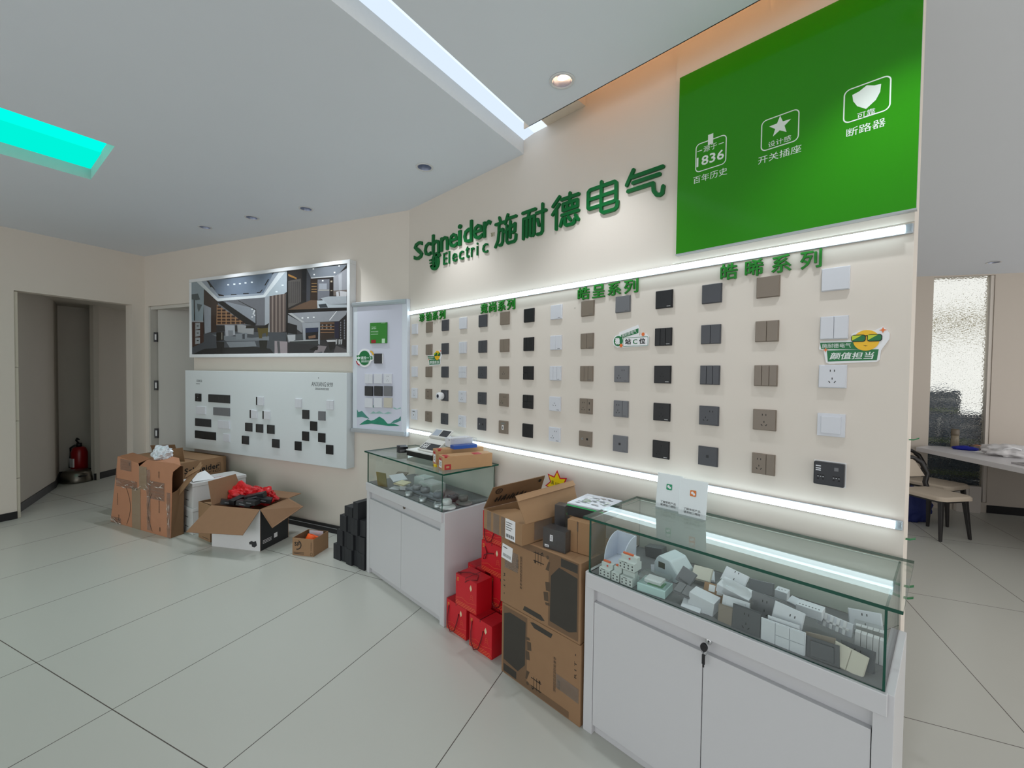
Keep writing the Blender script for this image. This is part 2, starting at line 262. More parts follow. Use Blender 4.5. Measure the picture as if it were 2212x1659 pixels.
POSTER=[[(40, 40, 43), [[-6.108, 2.569], [-3.729, 2.553], [-3.745, 1.708], [-6.119, 1.72]]], [(138, 152, 160), [[-6.108, 2.565], [-5.961, 2.563], [-5.841, 2.445], [-5.866, 2.089], [-6.112, 2.098]]], [(150, 160, 172), [[-5.961, 2.563], [-4.525, 2.547], [-4.531, 2.332], [-4.59, 2.303], [-4.86, 2.298], [-5.614, 2.303]]], [(108, 122, 140), [[-5.796, 2.557], [-4.717, 2.547], [-4.873, 2.341], [-5.585, 2.357]]], [(205, 212, 216), [[-5.977, 2.562], [-5.893, 2.56], [-5.6, 2.331], [-5.614, 2.301]]], [(205, 212, 216), [[-5.6, 2.331], [-4.873, 2.322], [-4.848, 2.297], [-5.614, 2.301]]], [(205, 212, 216), [[-4.873, 2.322], [-4.638, 2.54], [-4.542, 2.538], [-4.848, 2.297]]], [(165, 176, 184), [[-4.542, 2.538], [-4.525, 2.545], [-4.528, 2.332], [-4.602, 2.303], [-4.785, 2.308], [-4.841, 2.3]]], [(52, 40, 36), [[-5.849, 2.441], [-5.614, 2.303], [-5.639, 1.875], [-5.726, 1.872], [-5.724, 2.235], [-5.85, 2.279]]], [(138, 144, 152), [[-5.853, 2.279], [-5.724, 2.235], [-5.726, 1.969], [-5.837, 1.953]]], [(98, 100, 106), [[-5.6, 2.3], [-4.848, 2.295], [-4.848, 2.013], [-5.63, 2.039]]], [(128, 134, 142), [[-5.472, 2.29], [-5.053, 2.202], [-4.988, 2.173], [-4.995, 2.044], [-5.458, 2.267]]], [(140, 106, 76), [[-5.622, 2.267], [-5.145, 2.04], [-5.63, 2.048]]], [(48, 26, 20), [[-5.612, 2.224], [-5.552, 2.221], [-5.552, 2.243], [-5.612, 2.246]]], [(48, 26, 20), [[-5.612, 2.191], [-5.552, 2.188], [-5.552, 2.21], [-5.612, 2.212]]], [(48, 26, 20), [[-5.532, 2.187], [-5.473, 2.184], [-5.473, 2.206], [-5.532, 2.209]]], [(48, 26, 20), [[-5.612, 2.157], [-5.552, 2.154], [-5.552, 2.176], [-5.612, 2.179]]], [(48, 26, 20), [[-5.532, 2.153], [-5.473, 2.151], [-5.473, 2.172], [-5.532, 2.175]]], [(48, 26, 20), [[-5.453, 2.15], [-5.395, 2.147], [-5.395, 2.169], [-5.453, 2.172]]], [(48, 26, 20), [[-5.613, 2.123], [-5.552, 2.121], [-5.552, 2.143], [-5.613, 2.145]]], [(48, 26, 20), [[-5.532, 2.12], [-5.473, 2.118], [-5.473, 2.139], [-5.532, 2.142]]], [(48, 26, 20), [[-5.453, 2.117], [-5.395, 2.114], [-5.395, 2.136], [-5.453, 2.138]]], [(48, 26, 20), [[-5.375, 2.114], [-5.318, 2.111], [-5.317, 2.133], [-5.375, 2.135]]], [(48, 26, 20), [[-5.613, 2.09], [-5.553, 2.087], [-5.552, 2.109], [-5.613, 2.112]]], [(48, 26, 20), [[-5.533, 2.087], [-5.473, 2.084], [-5.473, 2.106], [-5.533, 2.108]]], [(48, 26, 20), [[-5.454, 2.084], [-5.395, 2.081], [-5.395, 2.103], [-5.453, 2.105]]], [(48, 26, 20), [[-5.376, 2.081], [-5.318, 2.078], [-5.318, 2.1], [-5.375, 2.102]]], [(48, 26, 20), [[-5.299, 2.078], [-5.242, 2.076], [-5.241, 2.097], [-5.298, 2.099]]], [(48, 26, 20), [[-5.613, 2.056], [-5.553, 2.054], [-5.553, 2.076], [-5.613, 2.078]]], [(48, 26, 20), [[-5.533, 2.053], [-5.473, 2.051], [-5.473, 2.073], [-5.533, 2.075]]], [(48, 26, 20), [[-5.454, 2.05], [-5.395, 2.048], [-5.395, 2.07], [-5.454, 2.072]]], [(48, 26, 20), [[-5.376, 2.048], [-5.318, 2.046], [-5.318, 2.067], [-5.376, 2.069]]], [(48, 26, 20), [[-5.299, 2.045], [-5.242, 2.043], [-5.242, 2.064], [-5.299, 2.066]]], [(48, 26, 20), [[-5.223, 2.042], [-5.167, 2.04], [-5.166, 2.061], [-5.223, 2.063]]], [(20, 20, 22), [[-5.622, 2.294], [-5.514, 2.295], [-4.988, 2.035], [-4.995, 2.014], [-5.145, 2.036]]], [(30, 30, 32), [[-5.265, 2.292], [-4.981, 2.179], [-4.978, 2.026], [-4.988, 2.026], [-4.99, 2.174], [-5.268, 2.288]]], [(150, 156, 162), [[-4.848, 2.302], [-4.779, 2.306], [-4.779, 1.935], [-4.848, 1.945]]], [(96, 84, 80), [[-4.779, 2.306], [-4.542, 2.316], [-4.545, 1.941], [-4.779, 1.926]]], [(60, 52, 52), [[-4.766, 2.306], [-4.755, 2.307], [-4.756, 1.935], [-4.767, 1.935]]], [(140, 128, 120), [[-4.739, 2.308], [-4.728, 2.308], [-4.729, 1.936], [-4.74, 1.936]]], [(60, 52, 52), [[-4.712, 2.309], [-4.701, 2.309], [-4.702, 1.937], [-4.713, 1.937]]], [(140, 128, 120), [[-4.685, 2.31], [-4.675, 2.31], [-4.675, 1.938], [-4.686, 1.938]]], [(60, 52, 52), [[-4.659, 2.311], [-4.648, 2.311], [-4.648, 1.939], [-4.659, 1.94]]], [(140, 128, 120), [[-4.632, 2.312], [-4.621, 2.312], [-4.621, 1.94], [-4.632, 1.941]]], [(60, 52, 52), [[-4.606, 2.313], [-4.595, 2.313], [-4.595, 1.941], [-4.606, 1.942]]], [(140, 128, 120), [[-4.579, 2.314], [-4.569, 2.314], [-4.569, 1.943], [-4.579, 1.943]]], [(68, 72, 78), [[-5.852, 1.954], [-5.516, 1.972], [-4.542, 1.932], [-4.53, 1.713], [-6.116, 1.722], [-6.107, 1.808]]], [(34, 35, 38), [[-5.839, 1.786], [-5.054, 1.803], [-4.773, 1.774], [-4.712, 1.714], [-6.1, 1.722]]], [(122, 128, 134), [[-5.46, 1.854], [-5.001, 1.854], [-4.976, 1.802], [-5.405, 1.794]]], [(110, 116, 122), [[-5.704, 1.941], [-5.053, 1.89], [-4.786, 1.901], [-4.786, 1.858], [-5.46, 1.863]]], [(28, 28, 30), [[-5.632, 1.866], [-5.496, 1.854], [-5.503, 1.719], [-5.618, 1.719]]], [(28, 30, 28), [[-4.937, 1.861], [-4.811, 1.859], [-4.823, 1.774], [-4.924, 1.767]]], [(150, 140, 144), [[-4.705, 1.853], [-4.22, 1.823], [-4.055, 1.71], [-4.705, 1.714]]], [(80, 80, 84), [[-4.669, 1.848], [-4.632, 1.847], [-4.62, 1.713], [-4.657, 1.714]]], [(66, 44, 38), [[-6.112, 2.092], [-5.859, 2.082], [-5.853, 1.861], [-6.107, 1.803]]], [(152, 156, 160), [[-6.007, 2.08], [-5.919, 2.077], [-5.92, 2.01], [-6.007, 2.003]]], [(40, 40, 42), [[-5.981, 2.04], [-5.943, 2.039], [-5.943, 2.048], [-5.981, 2.049]]], [(152, 156, 160), [[-6.007, 2.0], [-5.92, 1.998], [-5.921, 1.93], [-6.008, 1.923]]], [(40, 40, 42), [[-5.981, 1.96], [-5.943, 1.959], [-5.943, 1.968], [-5.981, 1.969]]], [(152, 156, 160), [[-6.008, 1.915], [-5.921, 1.913], [-5.921, 1.846], [-6.009, 1.838]]], [(40, 40, 42), [[-5.982, 1.875], [-5.944, 1.875], [-5.944, 1.884], [-5.982, 1.885]]], [(40, 44, 46), [[-6.035, 2.373], [-6.014, 2.372], [-6.011, 2.104], [-6.031, 2.105]]], [(70, 80, 84), [[-6.094, 2.405], [-5.955, 2.406], [-5.917, 2.338], [-5.986, 2.333], [-6.079, 2.348]]], [(80, 90, 94), [[-5.971, 2.295], [-5.88, 2.276], [-5.941, 2.2], [-5.964, 2.238]]], [(150, 155, 160), [[-6.112, 2.092], [-5.859, 2.082], [-5.859, 2.098], [-6.112, 2.108]]], [(156, 160, 166), [[-5.488, 2.039], [-5.321, 2.029], [-5.314, 1.927], [-5.474, 1.917]]], [(120, 124, 130), [[-5.432, 1.979], [-5.348, 1.976], [-5.349, 1.918], [-5.425, 1.918]]], [(142, 144, 146), [[-5.28, 2.032], [-5.212, 2.034], [-5.014, 1.993], [-5.021, 1.924], [-5.273, 1.952]]], [(34, 32, 30), [[-5.132, 2.022], [-5.014, 2.023], [-5.008, 1.988], [-5.145, 1.992]]], [(118, 124, 130), [[-5.314, 1.94], [-5.119, 1.944], [-5.126, 1.883], [-5.294, 1.877]]], [(60, 64, 70), [[-5.199, 1.932], [-5.159, 1.936], [-5.159, 1.882], [-5.196, 1.882]]], [(80, 70, 32), [[-4.962, 1.991], [-4.873, 2.001], [-4.792, 2.032], [-4.8, 1.939], [-4.817, 1.889], [-4.836, 1.936], [-4.886, 1.929], [-4.892, 1.882], [-4.937, 1.883]]], [(20, 20, 18), [[-4.956, 2.001], [-4.873, 2.004], [-4.785, 2.034], [-4.804, 1.986], [-4.924, 1.985]]], [(18, 16, 14), [[-5.631, 1.962], [-5.502, 1.967], [-5.503, 1.872], [-5.631, 1.87]]], [(120, 116, 108), [[-5.545, 1.882], [-5.528, 1.882], [-5.528, 1.959], [-5.545, 1.959]]], [(205, 208, 210), [[-5.053, 2.179], [-5.032, 2.178], [-5.032, 2.192], [-5.053, 2.193]]], [(205, 208, 210), [[-5.016, 2.16], [-4.996, 2.159], [-4.996, 2.173], [-5.016, 2.174]]], [(205, 208, 210), [[-5.035, 2.132], [-5.014, 2.131], [-5.014, 2.145], [-5.034, 2.145]]], [(205, 208, 210), [[-5.014, 2.115], [-4.993, 2.114], [-4.993, 2.128], [-5.014, 2.129]]], [(205, 208, 210), [[-5.053, 2.1], [-5.032, 2.099], [-5.032, 2.113], [-5.053, 2.113]]], [(205, 208, 210), [[-5.027, 2.149], [-5.006, 2.148], [-5.006, 2.161], [-5.027, 2.162]]], [(225, 235, 240), [[-5.443, 2.46], [-5.41, 2.458], [-5.41, 2.472], [-5.443, 2.474]]], [(225, 235, 240), [[-5.342, 2.459], [-5.309, 2.457], [-5.309, 2.471], [-5.342, 2.473]]], [(225, 235, 240), [[-5.251, 2.458], [-5.219, 2.456], [-5.219, 2.47], [-5.251, 2.472]]], [(225, 235, 240), [[-5.161, 2.459], [-5.129, 2.457], [-5.129, 2.471], [-5.161, 2.473]]], [(225, 235, 240), [[-5.061, 2.459], [-5.03, 2.457], [-5.03, 2.47], [-5.061, 2.473]]], [(225, 235, 240), [[-4.689, 2.338], [-4.66, 2.336], [-4.66, 2.349], [-4.689, 2.351]]], [(225, 235, 240), [[-4.602, 2.396], [-4.573, 2.394], [-4.573, 2.407], [-4.602, 2.409]]], [(26, 28, 32), [[-5.803, 2.558], [-5.766, 2.536], [-5.643, 2.424], [-5.664, 2.433]]], [(26, 28, 32), [[-5.604, 2.384], [-5.5, 2.357], [-5.5, 2.35], [-5.585, 2.357]]], [(26, 28, 32), [[-5.381, 2.362], [-5.292, 2.359], [-5.292, 2.351], [-5.381, 2.353]]], [(26, 28, 32), [[-5.184, 2.359], [-5.094, 2.356], [-5.094, 2.349], [-5.184, 2.351]]], [(26, 28, 32), [[-4.968, 2.358], [-4.923, 2.357], [-4.889, 2.381], [-4.883, 2.373], [-4.917, 2.348], [-4.968, 2.35]]], [(26, 28, 32), [[-4.854, 2.421], [-4.797, 2.48], [-4.785, 2.475], [-4.841, 2.416]]], [(26, 28, 32), [[-4.748, 2.526], [-4.717, 2.553], [-4.708, 2.547], [-4.735, 2.519]]], [(26, 28, 32), [[-5.777, 2.519], [-5.744, 2.521], [-5.701, 2.463], [-5.73, 2.46]]], [(44, 40, 40), [[-4.513, 2.55], [-3.734, 2.545], [-3.742, 2.136], [-4.513, 2.154]]], [(118, 124, 132), [[-4.255, 2.536], [-3.739, 2.531], [-3.861, 2.438], [-4.199, 2.447]]], [(182, 184, 186), [[-4.199, 2.447], [-3.861, 2.438], [-3.866, 2.429], [-4.199, 2.436]]], [(84, 80, 78), [[-4.509, 2.437], [-4.333, 2.448], [-4.333, 2.222], [-4.507, 2.174]]], [(150, 110, 60), [[-4.507, 2.507], [-4.391, 2.461], [-4.391, 2.444], [-4.507, 2.486]]], [(60, 58, 58), [[-4.501, 2.428], [-4.489, 2.431], [-4.489, 2.223], [-4.501, 2.215]]], [(60, 58, 58), [[-4.473, 2.426], [-4.461, 2.429], [-4.461, 2.221], [-4.473, 2.213]]], [(60, 58, 58), [[-4.445, 2.424], [-4.433, 2.426], [-4.433, 2.219], [-4.445, 2.212]]], [(60, 58, 58), [[-4.417, 2.422], [-4.406, 2.424], [-4.405, 2.218], [-4.417, 2.21]]], [(60, 58, 58), [[-4.39, 2.42], [-4.378, 2.422], [-4.378, 2.216], [-4.389, 2.209]]], [(60, 58, 58), [[-4.362, 2.418], [-4.351, 2.42], [-4.35, 2.215], [-4.362, 2.207]]], [(24, 24, 27), [[-4.317, 2.534], [-4.255, 2.534], [-4.26, 2.17], [-4.327, 2.173]]], [(58, 60, 66), [[-4.255, 2.534], [-4.204, 2.446], [-4.209, 2.231], [-4.26, 2.178]]], [(92, 72, 58), [[-4.507, 2.154], [-4.322, 2.205], [-4.198, 2.231], [-4.11, 2.225], [-4.11, 2.145]]], [(46, 34, 28), [[-4.201, 2.438], [-4.111, 2.427], [-4.116, 2.226], [-4.198, 2.231]]], [(150, 120, 80), [[-4.19, 2.387], [-4.122, 2.382], [-4.122, 2.388], [-4.19, 2.393]]], [(150, 120, 80), [[-4.19, 2.359], [-4.122, 2.354], [-4.122, 2.36], [-4.19, 2.365]]], [(150, 120, 80), [[-4.19, 2.331], [-4.121, 2.327], [-4.121, 2.333], [-4.19, 2.337]]], [(150, 120, 80), [[-4.19, 2.307], [-4.121, 2.303], [-4.121, 2.309], [-4.19, 2.314]]], [(108, 110, 118), [[-4.111, 2.421], [-3.958, 2.413], [-3.958, 2.248], [-4.11, 2.225]]], [(150, 154, 162), [[-4.094, 2.327], [-3.992, 2.32], [-3.992, 2.375], [-4.094, 2.382]]], [(196, 190, 176), [[-4.1, 2.318], [-3.96, 2.309], [-3.96, 2.314], [-4.1, 2.323]]], [(34, 26, 24), [[-3.955, 2.415], [-3.91, 2.415], [-3.913, 2.261], [-3.952, 2.263]]], [(170, 160, 140), [[-3.945, 2.383], [-3.92, 2.381], [-3.921, 2.397], [-3.945, 2.398]]], [(170, 160, 140), [[-3.944, 2.301], [-3.92, 2.3], [-3.92, 2.308], [-3.944, 2.309]]], [(146, 148, 154), [[-3.908, 2.429], [-3.738, 2.497], [-3.743, 2.296], [-3.908, 2.303]]], [(170, 172, 178), [[-3.846, 2.441], [-3.805, 2.46], [-3.804, 2.3], [-3.84, 2.302]]], [(108, 98, 92), [[-3.908, 2.303], [-3.743, 2.3], [-3.743, 2.246], [-3.907, 2.256]]], [(162, 168, 174), [[-4.072, 2.243], [-3.96, 2.252], [-3.747, 2.244], [-3.746, 2.174], [-3.97, 2.177]]], [(190, 190, 194), [[-3.876, 2.289], [-3.825, 2.295], [-3.745, 2.281], [-3.747, 2.241], [-3.871, 2.246]]], [(120, 112, 108), [[-3.845, 2.291], [-3.83, 2.292], [-3.824, 2.247], [-3.837, 2.248]]], [(172, 180, 186), [[-4.116, 2.222], [-4.035, 2.221], [-3.97, 2.177], [-3.746, 2.167], [-3.742, 2.139], [-4.11, 2.15]]], [(50, 56, 62), [[-4.099, 2.185], [-4.002, 2.188], [-3.976, 2.149], [-4.077, 2.151]]], [(230, 232, 232), [[-4.176, 2.521], [-4.156, 2.519], [-4.156, 2.532], [-4.176, 2.533]]], [(230, 232, 232), [[-3.847, 2.519], [-3.829, 2.518], [-3.829, 2.53], [-3.847, 2.531]]], [(230, 232, 232), [[-4.165, 2.466], [-4.145, 2.464], [-4.145, 2.477], [-4.165, 2.478]]], [(230, 232, 232), [[-3.904, 2.464], [-3.885, 2.463], [-3.885, 2.475], [-3.904, 2.476]]], [(230, 232, 232), [[-4.053, 2.399], [-4.034, 2.397], [-4.034, 2.41], [-4.053, 2.411]]], [(46, 46, 50), [[-4.519, 2.125], [-3.737, 2.114], [-3.745, 1.708], [-4.519, 1.713]]], [(140, 143, 149), [[-4.513, 2.121], [-3.74, 2.11], [-3.752, 2.075], [-3.839, 2.017], [-4.316, 2.021]]], [(168, 170, 172), [[-4.513, 2.121], [-4.46, 2.121], [-4.276, 2.021], [-4.316, 2.021]]], [(128, 130, 134), [[-4.513, 2.105], [-4.316, 2.021], [-4.316, 1.922], [-4.513, 2.026]]], [(24, 24, 28), [[-4.542, 2.034], [-4.384, 1.997], [-4.384, 1.908], [-4.542, 1.932]]], [(70, 74, 78), [[-4.542, 1.932], [-4.384, 1.908], [-4.299, 1.914], [-4.299, 1.853], [-4.402, 1.851], [-4.519, 1.837]]], [(146, 150, 156), [[-4.316, 2.019], [-4.077, 2.017], [-4.079, 1.805], [-4.299, 1.849]]], [(18, 20, 28), [[-4.27, 1.968], [-4.099, 1.968], [-4.102, 1.853], [-4.267, 1.856]]], [(34, 44, 70), [[-4.27, 1.968], [-4.099, 1.968], [-4.099, 1.928], [-4.27, 1.921]]], [(120, 90, 70), [[-4.231, 1.888], [-4.137, 1.898], [-4.133, 1.87], [-4.225, 1.864]]], [(170, 172, 176), [[-4.519, 1.907], [-4.407, 1.907], [-4.407, 1.855], [-4.501, 1.832]]], [(176, 178, 180), [[-4.46, 1.848], [-4.104, 1.852], [-4.104, 1.845], [-4.46, 1.841]]], [(50, 54, 56), [[-4.495, 1.842], [-4.101, 1.845], [-4.1, 1.801], [-4.483, 1.832]]], [(46, 34, 30), [[-4.077, 2.017], [-3.896, 2.013], [-3.895, 1.864], [-4.074, 1.845]]], [(140, 104, 76), [[-4.072, 2.005], [-3.896, 1.999], [-3.896, 2.006], [-4.072, 2.012]]], [(140, 104, 76), [[-4.072, 1.973], [-3.896, 1.968], [-3.896, 1.975], [-4.072, 1.98]]], [(140, 104, 76), [[-4.071, 1.944], [-3.896, 1.939], [-3.896, 1.946], [-4.071, 1.951]]], [(140, 104, 76), [[-4.071, 1.916], [-3.896, 1.912], [-3.896, 1.919], [-4.071, 1.924]]], [(130, 126, 124), [[-4.055, 1.983], [-4.036, 1.982], [-4.036, 1.993], [-4.055, 1.994]]], [(130, 126, 124), [[-4.002, 1.981], [-3.982, 1.981], [-3.982, 1.992], [-4.002, 1.992]]], [(130, 126, 124), [[-3.949, 1.979], [-3.93, 1.979], [-3.93, 1.99], [-3.949, 1.99]]], [(130, 126, 124), [[-4.055, 1.955], [-4.036, 1.955], [-4.036, 1.966], [-4.055, 1.966]]], [(130, 126, 124), [[-4.002, 1.954], [-3.982, 1.953], [-3.982, 1.964], [-4.002, 1.965]]], [(130, 126, 124), [[-3.948, 1.952], [-3.929, 1.952], [-3.929, 1.963], [-3.948, 1.963]]], [(32, 30, 52), [[-3.891, 2.013], [-3.839, 2.016], [-3.838, 1.855], [-3.887, 1.864]]], [(26, 24, 28), [[-3.839, 2.017], [-3.742, 2.069], [-3.745, 1.769], [-3.797, 1.793], [-3.838, 1.84]]], [(120, 122, 130), [[-3.821, 2.009], [-3.811, 2.012], [-3.811, 1.996], [-3.821, 1.995]]], [(110, 112, 120), [[-3.777, 2.027], [-3.764, 2.03], [-3.764, 2.013], [-3.777, 2.01]]], [(120, 122, 130), [[-3.821, 1.986], [-3.811, 1.989], [-3.811, 1.973], [-3.821, 1.972]]], [(110, 112, 120), [[-3.777, 2.004], [-3.764, 2.007], [-3.764, 1.99], [-3.777, 1.987]]], [(120, 122, 130), [[-3.821, 1.963], [-3.811, 1.966], [-3.811, 1.95], [-3.821, 1.949]]], [(110, 112, 120), [[-3.777, 1.981], [-3.764, 1.984], [-3.764, 1.967], [-3.777, 1.964]]], [(120, 122, 130), [[-3.821, 1.94], [-3.811, 1.943], [-3.811, 1.927], [-3.821, 1.926]]], [(110, 112, 120), [[-3.777, 1.958], [-3.764, 1.961], [-3.764, 1.944], [-3.777, 1.941]]], [(120, 122, 130), [[-3.821, 1.917], [-3.811, 1.92], [-3.811, 1.904], [-3.821, 1.903]]], [(110, 112, 120), [[-3.777, 1.935], [-3.764, 1.938], [-3.764, 1.921], [-3.777, 1.918]]], [(120, 122, 130), [[-3.821, 1.894], [-3.811, 1.896], [-3.81, 1.881], [-3.821, 1.88]]], [(110, 112, 120), [[-3.777, 1.912], [-3.764, 1.915], [-3.764, 1.898], [-3.777, 1.895]]], [(120, 122, 130), [[-3.821, 1.87], [-3.81, 1.873], [-3.81, 1.858], [-3.821, 1.857]]], [(110, 112, 120), [[-3.777, 1.889], [-3.763, 1.892], [-3.763, 1.875], [-3.777, 1.872]]], [(120, 122, 130), [[-3.821, 1.847], [-3.81, 1.85], [-3.81, 1.835], [-3.821, 1.833]]], [(110, 112, 120), [[-3.777, 1.866], [-3.763, 1.869], [-3.763, 1.852], [-3.777, 1.849]]], [(190, 190, 192), [[-3.996, 1.846], [-3.885, 1.847], [-3.872, 1.829], [-3.98, 1.827]]], [(28, 28, 30), [[-3.974, 1.827], [-3.885, 1.827], [-3.885, 1.771], [-3.948, 1.744]]], [(165, 166, 168), [[-3.88, 1.849], [-3.857, 1.852], [-3.861, 1.806], [-3.877, 1.802]]], [(165, 166, 168), [[-3.843, 1.848], [-3.821, 1.851], [-3.825, 1.805], [-3.841, 1.801]]], [(165, 166, 168), [[-3.818, 1.847], [-3.795, 1.851], [-3.799, 1.805], [-3.815, 1.801]]], [(132, 124, 128), [[-4.098, 1.797], [-3.99, 1.788], [-4.033, 1.71], [-4.164, 1.711]]], [(84, 80, 82), [[-3.874, 1.794], [-3.745, 1.754], [-3.744, 1.708], [-3.905, 1.709]]], [(20, 20, 22), [[-4.22, 1.759], [-4.142, 1.79], [-4.098, 1.782], [-4.109, 1.754], [-4.164, 1.751]]], [(60, 64, 70), [[-4.164, 1.711], [-4.055, 1.738], [-4.033, 1.71]]], [(230, 232, 232), [[-4.322, 2.061], [-4.299, 2.06], [-4.299, 2.071], [-4.322, 2.072]]], [(230, 232, 232), [[-4.246, 2.061], [-4.224, 2.06], [-4.224, 2.071], [-4.246, 2.072]]], [(230, 232, 232), [[-4.17, 2.062], [-4.148, 2.061], [-4.148, 2.072], [-4.17, 2.073]]], [(225, 226, 228), [[-3.87, 2.111], [-3.86, 2.111], [-3.949, 2.031], [-3.961, 2.031]]], [(14, 14, 15), [[-4.523, 1.911], [-4.513, 1.911], [-4.513, 2.547], [-4.524, 2.548]]], [(14, 14, 15), [[-4.513, 2.154], [-3.742, 2.136], [-3.742, 2.114], [-4.513, 2.127]]]]
